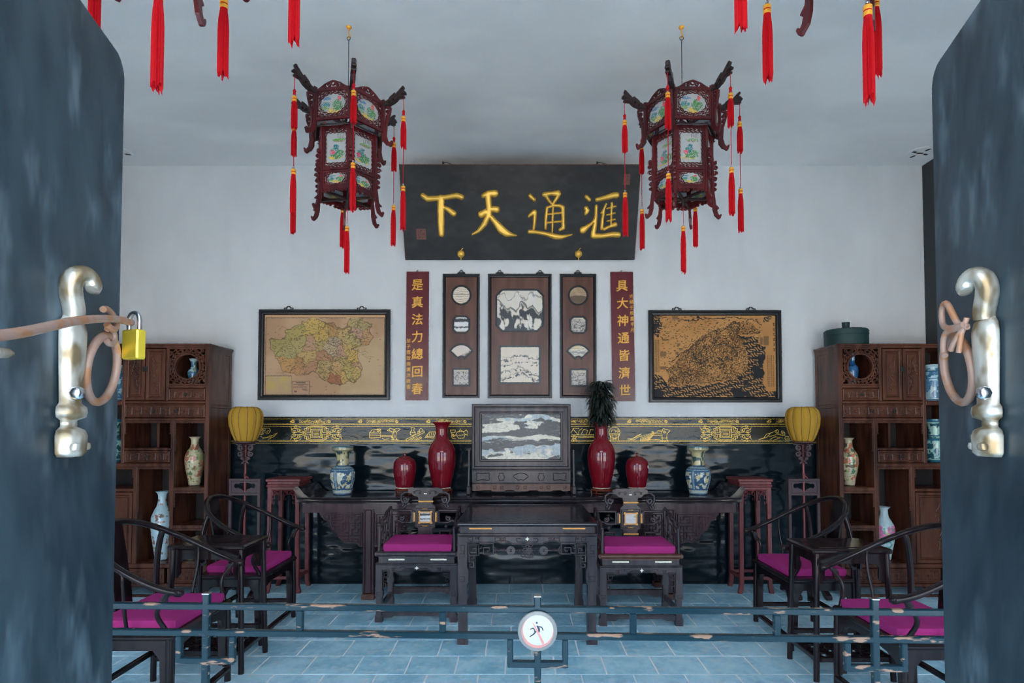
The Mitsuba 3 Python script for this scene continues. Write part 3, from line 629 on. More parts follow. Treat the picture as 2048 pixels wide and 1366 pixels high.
    k.add('wire', cat(tube([(0, 0, 3.59), (0, 0, ZC - 0.085)], .0022, 6), tube([(0.012 * math.cos(a), 0, ZC - 0.075 + .012 * math.sin(a)) for a in np.linspace(0, 6.28, 14)], .002, 6)), 'iron')
    k.add('ceiling_hook', cat(lathe([(0.001, ZC - .012), (0.012, ZC - .011), (0.018, ZC - .004), (0.018, ZC - 0.0002), (0.001, ZC - 0.0002)], 18), tube([(0, 0, ZC - .01), (0, 0, ZC - .045), (0.010, 0, ZC - .06), (0.004, 0, ZC - .072), (-0.008, 0, ZC - .066)], .0035, 8)), 'band', 40, label='small gold ceiling hook')
    spots = [(0.375 * math.cos(math.radians(60 * i)), 0.375 * math.sin(math.radians(60 * i)), 3.635, i) for i in range(6)] + [(0, 0, 2.96, 6)]
    rr = random.Random(5 + variant)
    for x, y, z, i in spots:
        red, gold_, bead = [], [], []
        def bundle(zt, zb, r):
            red.append(tassel_skirt(zb, zt - .035, r, x, y, i * 9 + int(zt * 100) + variant))
            red.append(lathe([(0.001, zt - .042), (r * .80, zt - .040), (r * .80, zt - .012), (r * .5, zt - .004), (.001, zt - .003)], 14, 0, x, y))
            for q in (.012, .030): gold_.append(lathe([(r * .80, zt - q - .007), (r * .90, zt - q - .006), (r * .90, zt - q + .006), (r * .80, zt - q + .007)], 14, 0, x, y))
            bead.append(mv(lathe([(0.001, -.007), (.006, -.004), (.007, 0), (.006, .004), (.001, .007)], 10), (x, y, zt + .006)))
        if i < 6:
            d = rr.uniform(-.03, .03)
            red.append(tube([(x, y, z), (x, y, 3.545)], .0022, 5)); red.append(mv(lathe([(0.001, -.022), (.010, -.012), (.007, 0), (.011, .010), (.001, .024)], 10), (x, y, 3.535)))
            bundle(3.515, 3.315 + d * .4, .016); red.append(tube([(x, y, 3.36), (x, y, 3.07 + d)], .0022, 5)); bundle(3.060 + d, 2.785 + d, .0155)
        else:
            red.append(tube([(x, y, z), (x, y, 2.84)], .0018, 5)); bundle(2.83, 2.535, .0145)
        t = k.add('tassel', cat(red), 'tassel', label='long red silk tassel')
        k.add(t + '__gold_band', cat(gold_), 'band', 30); k.add(t + '__bead', cat(bead), 'chrome', 40)
    return k
LK = [lantern_kit(0), lantern_kit(1)]
LK[0].place('palace_lantern', 'dark red hexagonal lantern with painted glass, hanging left of the gold lettered black board', 'lantern', (-1.096, 3.74, 0), -9)
LK[1].place('palace_lantern', 'dark red hexagonal lantern with painted glass, hanging right of the gold lettered black board', 'lantern', (1.066, 3.74, 0), 1.5)
LK[0].place('palace_lantern', 'lantern at the upper left showing only its long red tassels', 'lantern', (-1.05, 1.68, 0), 30)
LK[1].place('palace_lantern', 'lantern at the upper right showing only its long red tassels', 'lantern', (1.066, 1.75, 0), 55)

# ================================================================== the inscribed board
TOPY, BOTY = 5.40, 5.735
xl, zt = at(797, 329, TOPY); xr, _ = at(1283, 330, TOPY); bl, zb = at(812, 520, BOTY); br_, _ = at(1268, 521, BOTY)
BW, BC = ((xr - xl) + (br_ - bl)) / 2, (xl + xr + bl + br_) / 4
BH = math.hypot(zt - zb, TOPY - BOTY); TILT = math.degrees(math.atan2(BOTY - TOPY, zt - zb))
k = Kit()
k.add('panel', bx(-BW / 2, BW / 2, 0, 0.03, 0, BH, 0.004), 'board', label='black lacquered panel with dull worn sheen')
e = cat(bx(-BW / 2 - .002, BW / 2 + .002, 0.002, 0.032, BH - .004, BH + .003), bx(-BW / 2 - .003, -BW / 2 + .001, 0.003, 0.03, 0, BH), bx(BW / 2 - .001, BW / 2 + .003, 0.003, 0.03, 0, BH))
k.add('edge', e, 'seal', label='worn brown edge')
def bpt(u, v):
    t = (v - 78) / 782; hw = 1000 + (932 - 1000) * t
    return (u - 1023) / hw * BW / 2, (1 - t) * BH
CH = {
 'xia': [[(222, 322, 20), (262, 350, 24), (330, 346, 22), (420, 336, 20), (500, 322, 22), (540, 335, 24)], [(372, 345, 30), (373, 450, 31), (376, 560, 29), (380, 642, 24)], [(402, 418, 15), (440, 440, 22), (478, 470, 25)]],
 'tian': [[(722, 325, 20), (760, 308, 26), (818, 306, 30)], [(760, 330, 28), (766, 400, 26), (772, 470, 24), (732, 555, 24), (685, 612, 17), (632, 643, 8)], [(705, 476, 30), (752, 446, 22), (800, 432, 24), (832, 436, 28)], [(772, 480, 18), (820, 540, 26), (872, 602, 36), (912, 633, 30), (955, 645, 16), (996, 652, 5)]],
 'tong': [[(1106, 325, 18), (1140, 357, 17)], [(1098, 490, 13), (1140, 455, 22)], [(1146, 460, 18), (1142, 530, 15), (1136, 592, 12)], [(1102, 620, 18), (1150, 622, 17), (1230, 636, 18), (1310, 660, 24), (1360, 666, 20), (1410, 654, 12), (1450, 643, 5)],
          [(1222, 316, 19), (1280, 305, 17), (1335, 306, 26)], [(1345, 312, 18), (1315, 360, 14), (1292, 392, 11)], [(1238, 330, 14), (1268, 372, 12), (1290, 395, 9)], [(1244, 425, 13), (1236, 500, 14), (1233, 592, 12)], [(1244, 420, 11), (1300, 404, 12), (1350, 404, 16), (1376, 420, 18)],
          [(1375, 420, 17), (1378, 500, 16), (1378, 588, 17), (1350, 602, 13)], [(1240, 476, 9), (1372, 462, 9)], [(1240, 545, 9), (1372, 532, 9)], [(1295, 400, 9), (1292, 500, 10), (1287, 622, 8)]],
 'hui': [[(1568, 332, 16), (1592, 356, 17)], [(1566, 426, 20), (1576, 446, 20), (1560, 472, 14)], [(1538, 606, 30), (1570, 582, 20), (1615, 545, 10), (1638, 500, 8)], [(1650, 408, 14), (1646, 480, 14), (1638, 560, 19), (1622, 640, 22)], [(1622, 655, 24), (1700, 655, 20), (1780, 642, 23), (1828, 645, 24)],
         [(1658, 356, 18), (1720, 342, 20), (1790, 322, 24), (1818, 320, 25)], [(1732, 392, 10), (1708, 440, 11), (1692, 465, 9)], [(1712, 445, 12), (1700, 510, 14), (1692, 592, 15)], [(1778, 388, 13), (1772, 480, 9), (1768, 572, 9)], [(1738, 428, 7), (1808, 410, 9)], [(1735, 480, 7), (1802, 465, 8)], [(1738, 532, 7), (1802, 516, 8)], [(1712, 598, 13), (1760, 574, 13), (1804, 560, 21)]]}
for nm, lab in (('xia', '下'), ('tian', '天'), ('tong', '通'), ('hui', '滙')):
    g = unary_union([stroke([(*bpt(u, v), r * BW / 2000 * 1.0) for u, v, r in s]) for s in CH[nm]])
    k.add('gilt_character', pillow(g, 0.006, 0.021, -0.0005), 'gilt', 40, label=f'raised gilt character {lab}')
def seal_mesh(cx, cz, w, h, seed): return extr(maze(sbox(cx - w / 2, cz - h / 2, cx + w / 2, cz + h / 2), w / 7, w / 13, seed, 1.2).union(sbox(cx - w / 2, cz - h / 2, cx + w / 2, cz + h / 2).difference(sbox(cx - w * .44, cz - h * .44, cx + w * .44, cz + h * .44))), -0.0015, 0.001)
cx, cz = bpt(215, 640); k.add('seal_stamp', seal_mesh(cx, cz, .094, .098, 3), 'seal', label='faded square red seal')
cx, cz = bpt(1905, 195); k.add('seal_stamp', seal_mesh(cx, cz, .058, .094, 5), 'seal', label='faded narrow red seal')
for s in (-0.72, 0.72):
    k.add('hanging_wire', cat(tube(spline([(s, .02, BH), (s + .02, .05, BH + .02), (s + .05, .02, BH + .012), (s + .09, .03, BH + .002)], 14), .0035, 6), tube([(s, .012, BH - .002), (s, .03, BH + .022)], .008, 8)), 'iron')
rotk = Kit(); rotk.parts = [[p[0], rot(p[1], [1, 0, 0], TILT), *p[2:]] for p in k.parts]
BKEY = rotk.place('inscribed_board', 'long black board with four gilt characters leaning out high on the back wall', 'sign board', (BC, BOTY, zb), 0)
for i, px in enumerate((922, 1157)):
    x, z = at(px, 508, 5.69); q = f'{BKEY}__round_knob' + ('_001' if i else '')
    part(q, mv(mv(lathe([(0.001, -.036), (.018, -.031), (.032, -.018), (.037, 0), (.032, .018), (.018, .031), (.001, .036)], 24), (0, 0, 0)), (x, 5.69, z)), 'gilt', 50, label='round gold knob under the lower edge')
    part(q + '__peg', mv(cat(tube([(0, 0.02, 0), (0, 0.10, -.01)], .012, 10), tube([(0, 0, -.034), (0, 0, -.06)], .005, 8), tube([(0, 0, .034), (.012, 0, .05), (.02, 0, .058)], .004, 8)), (x, 5.69, z)), 'gilt')

# ================================================================== couplet boards
from PIL import Image, ImageDraw, ImageFont
CJK = ImageFont.truetype(glob.glob('/opt/blender-*/*/datafiles/fonts/Noto Sans CJK*.woff2')[0], 112)
def glyph(ch, size, bold=1, slant=0.06):
    """One character as a polygon about `size` metres tall, centred on the origin."""
    im = Image.new('L', (176, 176)); ImageDraw.Draw(im).text((88, 88), ch, 255, CJK, anchor='mm', stroke_width=bold)
    on = np.pad(np.asarray(im) > 127, ((0, 0), (1, 1))).astype(np.int8)
    r, s = np.nonzero(np.diff(on, axis=1) == 1); e = np.nonzero(np.diff(on, axis=1) == -1)[1]
    g = unary_union([sbox(a, -y - 1, b, -y) for y, a, b in zip(r, s, e)]).buffer(1.6).buffer(-2.6).buffer(1.6).simplify(0.7)
    q = size / 112
    return affinity.affine_transform(g, [q, slant * q * 0.3, slant * q, q, (-88 - slant * -88 * 0.3) * q, (88 - 88 * slant) * q])
def couplet(name, label, corners, text, small, tx, ty, sx, sy0, sdy, th=0.118):
    (l0, t0), (r0, t1), (l1, b0), (r1, b1) = corners; Y = WY - 0.03; k = Kit()
    P = [at(a, b, Y) for a, b in ((l0, t0), (r0, t1), (r1, b1), (l1, b0))]
    g = Polygon(P); k.add('board', cat(extr(g, Y + .003, Y + .024), extr(g.buffer(-.004), Y, Y + .003)), 'couplet', label='dark red lacquered board')
    for i, ch in enumerate(text):
        x, z = at(tx(i), ty(i), Y); k.add('character', mv(extr(glyph(ch, th), Y - .004, Y + .001), (x, 0, z)), 'letter', label=f'gold character {ch}')
    k.add('small_inscription', cat([mv(extr(glyph(ch, .046, 0), Y - .002, Y + .001), (*(lambda q: (q[0], 0, q[1]))(at(sx(i), sy0 + sdy * i, Y)),)) for i, ch in enumerate(small)]), 'letter', label='column of small gold characters')
    x, z = at((l0 + r0) / 2, t0, Y); k.add('hanging_loop', tube([(x - .012, Y + .012, z - .002), (x - .004, Y + .012, z + .016), (x + .008, Y + .012, z + .010)], .004, 6), 'iron')
    k.place(name, label, 'couplet board')
cy = lambda a, b: (lambda i: a + (b - a) * i / 6)
couplet('couplet_board', 'dark red board with seven gold characters left of the marble inlaid panels', ((813, 543), (857.5, 543), (810.5, 800.5), (856, 800.5)), '是真法力總回春', '弟子喬致庸薰沐敬書', lambda i: 835 - 0.1 * i, cy(568, 776), lambda i: 817, 681, 11.5)
couplet('couplet_board', 'dark red board with seven gold characters right of the marble inlaid panels', ((1221, 543.5), (1266, 543.5), (1226, 802), (1271, 802)), '具大神通皆濟世', '光緒壬辰嘉平月', lambda i: 1244 + 0.95 * i, cy(570, 779), lambda i: 1262.5 + 0.5 * i, 592, 11.2)

# ================================================================== frames on the wall
PROF = lambda t, d: [(0, 0), (0, -d * .75), (t * .12, -d), (t * .5, -d), (t * .62, -d * .8), (t * .85, -d * .72), (t, -d * .45), (t, 0)]
def hanger_round(x, z):
    g = rlines([ring(0, .022, .017, 0), scroll(-.028, .010, .009, 0, 1.2), scroll(.028, .010, .009, math.pi, 1.2, -1), [(-.04, .003), (.04, .003)], [(-.010, .018), (.010, .018)], [(0, .004), (0, .03)]], .006)
    return mv(extr(g, -.012, -.004), (x, 0, z))
def hanger_step(x, z):
    g = lines([[(-.043, .004), (-.043, .018), (-.032, .018)], [(.043, .004), (.043, .018), (.032, .018)], [(-.043, .003), (-.022, .003), (-.022, .022), (-.013, .022), (-.013, .034), (.013, .034), (.013, .022), (.022, .022), (.022, .003), (.043, .003)]], .0062)
    return mv(extr(g, -.012, -.004), (x, 0, z))
def marble(u, w, a, style, seed):
    """Dream-stone: dark ridges on pale marble. a = width / height."""
    p = np.stack([u * a * 3, w * 3, 0 * u + seed], 1); n = nfbm(p * 1.2, 5, seed) - .5; d = nfbm(p * [3, 5, 1], 4, seed + 3) - .5; fine = nfbm(p * 9, 4, seed + 8) - .5
    cream = np.array([0.60, 0.52, 0.42]); white = np.array([0.66, 0.64, 0.60]); dark = np.array([0.028, 0.030, 0.034])
    if style == 'wave':      # long dark waves (table screen)
        A_ = np.stack([u * 2.0, w * 3.2, 0 * u + 5], 1); n3 = nfbm(A_, 4, seed + 1) - .5; n4 = nfbm(A_ * [2.2, 4, 1], 4, seed + 2) - .5
        h = w * 2.6 + .10 * np.sin(u * 5.2 + .6) + .12 * np.sin(u * 10 + 2) * (1 - w) + n3 * 1.5 + n4 * .42 + fine * .10
        g = np.sin(h * 2 * math.pi) + .5 * np.sin(h * 4.6 * math.pi + 1.3) + .22 * np.sin(h * 11 * math.pi) + d * .9
        k_ = smooth(-.10, .16, g - .16); base = lp([0.36, 0.42, 0.45], [0.64, 0.60, 0.50], smooth(.35, .65, .5 + 2.2 * n3 + d)); base = base * (.68 + .5 * (fine + .5))[:, None]
        v = np.abs((h * 5.5 + d * 1.2) % 1 - .5); thin = smooth(.06, .0, v) * (nfbm(p * 1.5, 3, 77) > .50) * (g > -.2)
        dk = np.tile(dark * 1.3, (len(u), 1)) * (.7 + .9 * (fine + .5))[:, None]
        c = lp(dk, base, k_ * (1 - .9 * thin)); c = lp(c, np.tile([.45, .46, .44], (len(u), 1)), .5 * (1 - k_) * smooth(.05, .0, np.abs((h * 7) % 1 - .5)) * (nfbm(p * 3, 2, 8) > .52))
    elif style == 'peaks':
        x = u * 6.5; ridge = .58 + .07 * np.sin(x * 1.7 + 1) + .11 * (1 - 2 * np.abs((x * .62 + .35 + n * .5) % 1 - .5)) + n * .35 - .08 * u
        dd = ridge - w; body = smooth(.46, .56, nfbm(p * [2.6, 1.5, 1], 4, seed + 4) + .10 * np.exp(-((w - .42) / .14) ** 2) + .03)
        c = lp(np.tile(cream * 1.05, (len(u), 1)), np.tile(white, (len(u), 1)), np.clip(.5 + 2 * n, 0, 1))
        k_ = (dd > 0) * np.maximum(body * smooth(.0, .06, dd), np.exp(-(dd / .016) ** 2)); k_ = np.maximum(k_, np.exp(-((dd + .012) / .012) ** 2))
        r2 = .86 + .10 * np.sin(u * 17 + n * 9) - .25 * (u - .55) ** 2; k_ = np.maximum(k_, .8 * np.exp(-((w - r2) / .010) ** 2) * (u > .0)); k_ = np.maximum(k_, .4 * np.exp(-((w - r2 + .01) / .03) ** 2) * (u > .5))
        c = lp(c, np.tile(dark, (len(u), 1)), np.clip(k_, 0, 1))
    elif style == 'ridges':
        c = np.tile(cream * 1.05, (len(u), 1)); k_ = np.zeros(len(u))
        for z0, am, th in ((.76, .16, .030), (.58, .10, .012), (.36, .18, .035), (.22, .20, .05)):
            rr = z0 + am * (np.exp(-((u - .52) / .25) ** 2) - .5) + .30 * n + .16 * d + .10 * fine; dd = rr - w
            k_ = np.maximum(k_, smooth(-.006, .004, dd) * (1 - smooth(th * .4, th * 1.6, dd + fine * .16 + d * .08)))
        c = lp(c, np.tile(dark, (len(u), 1)), np.clip(k_, 0, 1))
    elif style == 'bands':
        h = w * 9 + n * 2.2; s = np.abs(h % 1 - .5) * 2; c = lp(cream * 1.1, [0.14, .10, .07], smooth(.80, .97, s + fine * .25)); k_ = np.exp(-((w - .56 - n * .05) / .018) ** 2); c = lp(c, np.tile(dark, (len(u), 1)), k_)
    elif style == 'hill':
        c = lp([0.42, 0.30, 0.19], [0.34, .23, .14], smooth(.4, .6, .5 + n + .4 * np.sin(w * 60) * .3)); hill = .40 + .10 * np.sin(u * 3.1) + n * .06; c = lp(c, np.tile([0.13, .085, .055], (len(u), 1)), smooth(-.01, .01, hill - w)); c = lp(c, np.tile(dark, (len(u), 1)), .7 * np.exp(-((w - hill) / .014) ** 2))
    elif style == 'night':
        c = np.tile([0.66, .66, .66], (len(u), 1)); k_ = smooth(-.02, .03, .11 - np.abs(w - .78 - d * .12) + fine * .15); k_ = np.maximum(k_, smooth(-.02, .03, .055 - np.abs(w - .33 - d * .16) + fine * .12)); c = lp(c, np.tile([0.02, .022, .026], (len(u), 1)), k_); c = lp(c, np.tile([0.55, .40, .28], (len(u), 1)), .7 * smooth(.16, .05, w))
    elif style == 'slope':
        k_ = smooth(-.02, .05, (u * .9 - .25) - w + d * .5); c = lp(np.tile([0.62, .53, .46], (len(u), 1)), np.tile([0.17, .11, .075], (len(u), 1)), k_); st = np.abs((w * 9 - u * 5 + n * 5) % 1 - .5); c = lp(c, np.tile([0.5, .4, .32], (len(u), 1)), .5 * k_ * smooth(.35, .5, st))
    elif style == 'lake':
        h = w * 8 + n * 3; c = lp([0.36, .33, .29], [0.62, .58, .50], np.clip(.5 + .5 * np.sin(h * 4) + fine, 0, 1)); c = lp(c, np.tile([0.13, .13, .13], (len(u), 1)), .8 * np.exp(-((w - .42 - n * .1) / .05) ** 2)); c = lp(c, np.tile([0.62, .40, .10], (len(u), 1)), .6 * smooth(.55, .7, w) * smooth(.45, .6, nfbm(p * 3, 3, 5)))
    else:                    # fine crumpled veins
        h = w * 3 + n * 5 + d * .6; s = np.abs(h % 1 - .5) * 2; c = lp([0.46, .41, .37], [0.09, .08, .075], smooth(.50, .92, s + fine * .3)); c = lp(c, np.tile([0.55, .48, .38], (len(u), 1)), smooth(.80, .9, w + d * .1) * .8)
    return np.clip(c, 0.004, 0.95)
def smooth(a, b, x):
    t = np.clip((np.asarray(x) - a) / (b - a), 0, 1); return t * t * (3 - 2 * t)
def clip_grid(g, u, w, poly):
    import shapely
    v, f = g; ins = shapely.contains_xy(poly.buffer(.004), v[:, 0], v[:, 2]); keep = ins[f].all(1); return v, f[keep]
def inset(k, cx, cz, poly, style, seed, t=.018, step=.0028):
    """A marble plate in the shape of poly with a raised black rim, on the panel plane y = -0.012."""
    x0, z0, x1, z1 = poly.bounds; w, h = x1 - x0, z1 - z0
    rim = poly.buffer(t * .65, join_style='mitre').difference(poly.buffer(-t * .35, join_style='mitre'))
    m = k.add('stone_rim', mv(cat(extr(rim, -.020, -.012), extr(rim.buffer(-.0035), -.025, -.020)), (cx, 0, cz)), 'frame_black')
    g, u, w_ = grid(x0, x1, z0, z1, -.0145, max(20, int(w / step)), max(20, int(h / step))); c = marble(u, w_, w / h, style, seed); g = clip_grid(g, u, w_, poly)
    k.add('marble_plate', mv(g, (cx, 0, cz)), 'vc_satin', color=c, label={'peaks': 'pale marble with black peaks', 'ridges': 'pale marble with dark mountain ridges'}.get(style))
def fan_poly(rx, h):
    t = np.linspace(math.radians(142), math.radians(38), 18); R = rx / math.cos(math.radians(38)); o = [(R * math.cos(a), R * math.sin(a)) for a in t]; r = R * .30; i = [(r * math.cos(a), r * math.sin(a)) for a in t[::-1]]
    g = Polygon(o + i); x0, z0, x1, z1 = g.bounds; g = affinity.translate(g, -(x0 + x1) / 2, -(z0 + z1) / 2); return affinity.scale(g, 1, h / (z1 - z0), origin=(0, 0))
def octo(w, h, c): return Polygon([(-w / 2 + c, -h / 2), (w / 2 - c, -h / 2), (w / 2, -h / 2 + c), (w / 2, h / 2 - c), (w / 2 - c, h / 2), (-w / 2 + c, h / 2), (-w / 2, h / 2 - c), (-w / 2, -h / 2 + c)])
def rect(w, h): return sbox(-w / 2, -h / 2, w / 2, h / 2)
Q = lambda u, v: at(800 + u / 4.18, 530 + v / 4.18, WY - .03)      # zoomed view of the five panels
def panel(u0, u1, v0, v1, label, hang, parts_, t=.030):
    (x0, z1), (x1, z0) = Q(u0, v0), Q(u1, v1); cx, cz, w, h = (x0 + x1) / 2, (z0 + z1) / 2, x1 - x0, z1 - z0; k = Kit()
    k.add('frame', frame(w, h, PROF(t, .034)), 'frame_black', label='black moulded frame')
    k.add('wood_panel', bx(-w / 2 + t * .8, w / 2 - t * .8, -.012, -.002, -h / 2 + t * .8, h / 2 - t * .8), 'panel_wood', label='reddish brown wooden ground')
    for x in hang: k.add('hanger', hanger_round(x, h / 2), 'frame_black')
    for uc, vc, g, st, sd in parts_:
        x, z = Q(uc, vc); inset(k, x - cx, z - cz, g, st, sd)
    k.place('marble_inlaid_panel', label, 'wall panel', (cx, WY - .002, cz))
S = 1 / 4.18 / 203.5
panel(357, 664, 73, 1110, 'narrow wooden panel with four small marble insets, left of the large marble panel', (0,), [(511, 250, Point(0, 0).buffer(76 * S, 24), 'bands', 4), (511, 496, octo(130 * S, 132 * S, 24 * S), 'night', 6), (511, 720, fan_poly(90 * S, 112 * S), 'slope', 9), (510, 937, rect(134 * S, 134 * S), 'veins', 3)])
panel(735, 1270, 73, 1112, 'large wooden panel with two big marble pictures in the middle of the wall', (-.20, .20), [(1001, 377, octo(390 * S, 345 * S, 50 * S), 'peaks', 12), (1002, 832, rect(330 * S, 305 * S), 'ridges', 21)], .034)
panel(1336, 1645, 73, 1112, 'narrow wooden panel with four small marble insets, right of the large marble panel', (0,), [(1490, 253, Point(0, 0).buffer(76 * S, 24), 'hill', 5), (1492, 499, octo(130 * S, 132 * S, 24 * S), 'veins', 13), (1491, 722, fan_poly(90 * S, 112 * S), 'lake', 8), (1496, 941, rect(134 * S, 134 * S), 'veins', 31)])

# ================================================================== framed maps
def near_line(P, ls, step=2.0):
    pts = []
    for l in ls:
        L = LineString(l); pts += [L.interpolate(t).coords[0] for t in np.arange(0, L.length, step)]
    return cKDTree(np.array(pts)).query(P, distance_upper_bound=60)[0]
def dashes(P, rects, col, c):
    for (x0, z0, x1, z1) in rects:
        m = (P[:, 0] > x0) & (P[:, 0] < x1) & (P[:, 1] > z0) & (P[:, 1] < z1); c[m] = col
def map_left(u, w):
    import shapely
    P = np.stack([190 + 1490 * u, 1190 - 1005 * w], 1); rr = np.random.default_rng(3)
    q = np.stack([P[:, 0] / 260, P[:, 1] / 260, 0 * u], 1); wob = np.stack([nfbm(q * 3, 3, 1) - .5, nfbm(q * 3, 3, 2) - .5], 1) * 90; Pw = P + wob
    blot = nfbm(q, 4, 5); c = lp([0.46, .265, .155], [0.60, .385, .235], smooth(.3, .7, blot))
    out = [(265, 520), (300, 490), (430, 490), (430, 420), (520, 360), (560, 320), (650, 320), (660, 270), (800, 225), (900, 270), (1000, 300), (1180, 360), (1240, 220), (1360, 210), (1420, 290), (1500, 330), (1470, 380), (1530, 450), (1450, 560), (1330, 600), (1270, 610), (1350, 640), (1320, 720), (1370, 800), (1390, 860), (1340, 980), (1200, 1040), (1120, 1060), (1000, 1050), (920, 1000), (880, 930), (820, 900), (700, 940), (600, 940), (450, 880), (350, 780), (340, 690), (280, 620)]
    sea = shapely.contains_xy(Polygon([(1690, 430), (1600, 460), (1540, 470), (1450, 560), (1300, 620), (1340, 700), (1380, 860), (1330, 990), (1150, 1060), (1120, 1200), (1690, 1200)]), Pw[:, 0], Pw[:, 1])
    c[sea] = lp([0.50, .34, .19], [0.56, .41, .24], smooth(.3, .7, blot))[sea]
    seeds = [(560, 400, .40, .33, .10), (400, 540, .38, .32, .10), (620, 560, .40, .34, .12), (500, 650, .38, .33, .13), (800, 350, .58, .40, .10), (900, 450, .57, .37, .09), (1050, 420, .47, .27, .09), (1110, 330, .40, .22, .10), (1140, 440, .56, .38, .14), (750, 590, .50, .29, .18), (760, 700, .52, .35, .13), (480, 770, .50, .27, .09), (640, 840, .48, .24, .10), (780, 860, .46, .23, .13), (880, 570, .44, .33, .12), (1040, 540, .42, .32, .22), (1010, 610, .50, .40, .24), (930, 690, .46, .22, .12), (1130, 640, .50, .28, .20), (1260, 470, .50, .40, .16), (1210, 600, .55, .38, .12), (1300, 300, .42, .33, .14), (1370, 340, .40, .32, .14), (1420, 440, .50, .28, .12), (1310, 420, .56, .32, .24), (1180, 760, .40, .30, .10), (1290, 700, .55, .36, .09), (1100, 850, .50, .30, .13), (960, 830, .42, .31, .12), (870, 900, .47, .32, .12), (1050, 1000, .42, .13, .06), (1220, 900, .44, .34, .10), (1310, 880, .54, .36, .10), (1160, 930, .53, .34, .10), (1340, 830, .52, .29, .18), (920, 960, .44, .29, .10)]
    sd = np.array([s[:2] for s in seeds]); dd, ii = cKDTree(sd).query(Pw, k=2); land = shapely.contains_xy(Polygon(out), Pw[:, 0], Pw[:, 1])
    c[land] = (np.array([s[2:] for s in seeds])[ii[:, 0]] * (0.82 + .36 * blot)[:, None])[land]
    bl = land & ((dd[:, 1] - dd[:, 0]) < 5); c[bl] *= .45
    ed = near_line(Pw, [out + out[:1]]); c[ed < 5] *= .5
    inn = shapely.contains_xy(Polygon(out).buffer(-12), P[:, 0], P[:, 1])
    R = []
    for _ in range(3600):
        x, z = rr.uniform(260, 1500), rr.uniform(220, 1060)
        if Polygon(out).contains(Point(x, z)):
            if rr.random() > (.35 + .65 * (x > 850)): continue
            w_ = rr.uniform(7, 22) * (1 if x < 850 else .7); R.append((x, z, x + w_, z + rr.uniform(4, 7)))
    for _ in range(70):
        x, z = rr.uniform(220, 1640), rr.uniform(260, 1150); R.append((x, z, x + rr.uniform(8, 26), z + 5))
    dashes(P, R, (.13, .09, .06), c)
    rv = []
    for _ in range(46):
        x, z = rr.uniform(300, 1400), rr.uniform(300, 1000); l = [(x, z)]
        for _ in range(5): l.append((l[-1][0] + rr.uniform(10, 45), l[-1][1] + rr.uniform(-24, 24)))
        rv.append(l)
    c[near_line(Pw, rv) < 2.2] *= .5
    for x0, z0, x1, z1 in ((212, 946, 536, 1180), (540, 1015, 752, 1180)):
        m = (P[:, 0] > x0) & (P[:, 0] < x1) & (P[:, 1] > z0) & (P[:, 1] < z1)
        c[m] = (np.array([.52, .36, .20]) if x0 < 300 else np.array([.50, .28, .18])) * (.85 + .3 * blot[m])[:, None]
        e = m & ((P[:, 0] < x0 + 4) | (P[:, 0] > x1 - 4) | (P[:, 1] < z0 + 5)); c[e] = (.10, .08, .07)
    isl = (P[:, 0] < 530) & (P[:, 1] > 960) & (P[:, 1] < 1110) & (nfbm(q * 5, 3, 9) > .53); c[isl] = (.55, .39, .11)
    dashes(P, [(590, 1024, 705, 1040), (560, 1048, 735, 1054), (610, 1062, 680, 1068), (560, 1083, 720, 1090), (660, 1108, 720, 1116), (680, 1130, 735, 1136), (565, 1132, 600, 1150)], (.15, .10, .08), c)
    fr = ((np.abs(P[:, 0] - 212) < 4) | (np.abs(P[:, 0] - 1664) < 4) | (np.abs(P[:, 1] - 1176) < 3) | ((np.abs(P[:, 1] - 228) < 4) & ~((P[:, 0] > 745) & (P[:, 0] < 850)) & ~((P[:, 0] > 1195) & (P[:, 0] < 1380)))) & (P[:, 0] > 208) & (P[:, 0] < 1668) & (P[:, 1] > 224); c[fr] = (.08, .06, .07)
    c[(P[:, 1] < 222)] = np.array([.66, .40, .22])
    c = c * .72 + np.array([.44, .275, .155]) * .28 * (np.minimum(c.sum(1), .9) / .9)[:, None]
    return c * 0.92
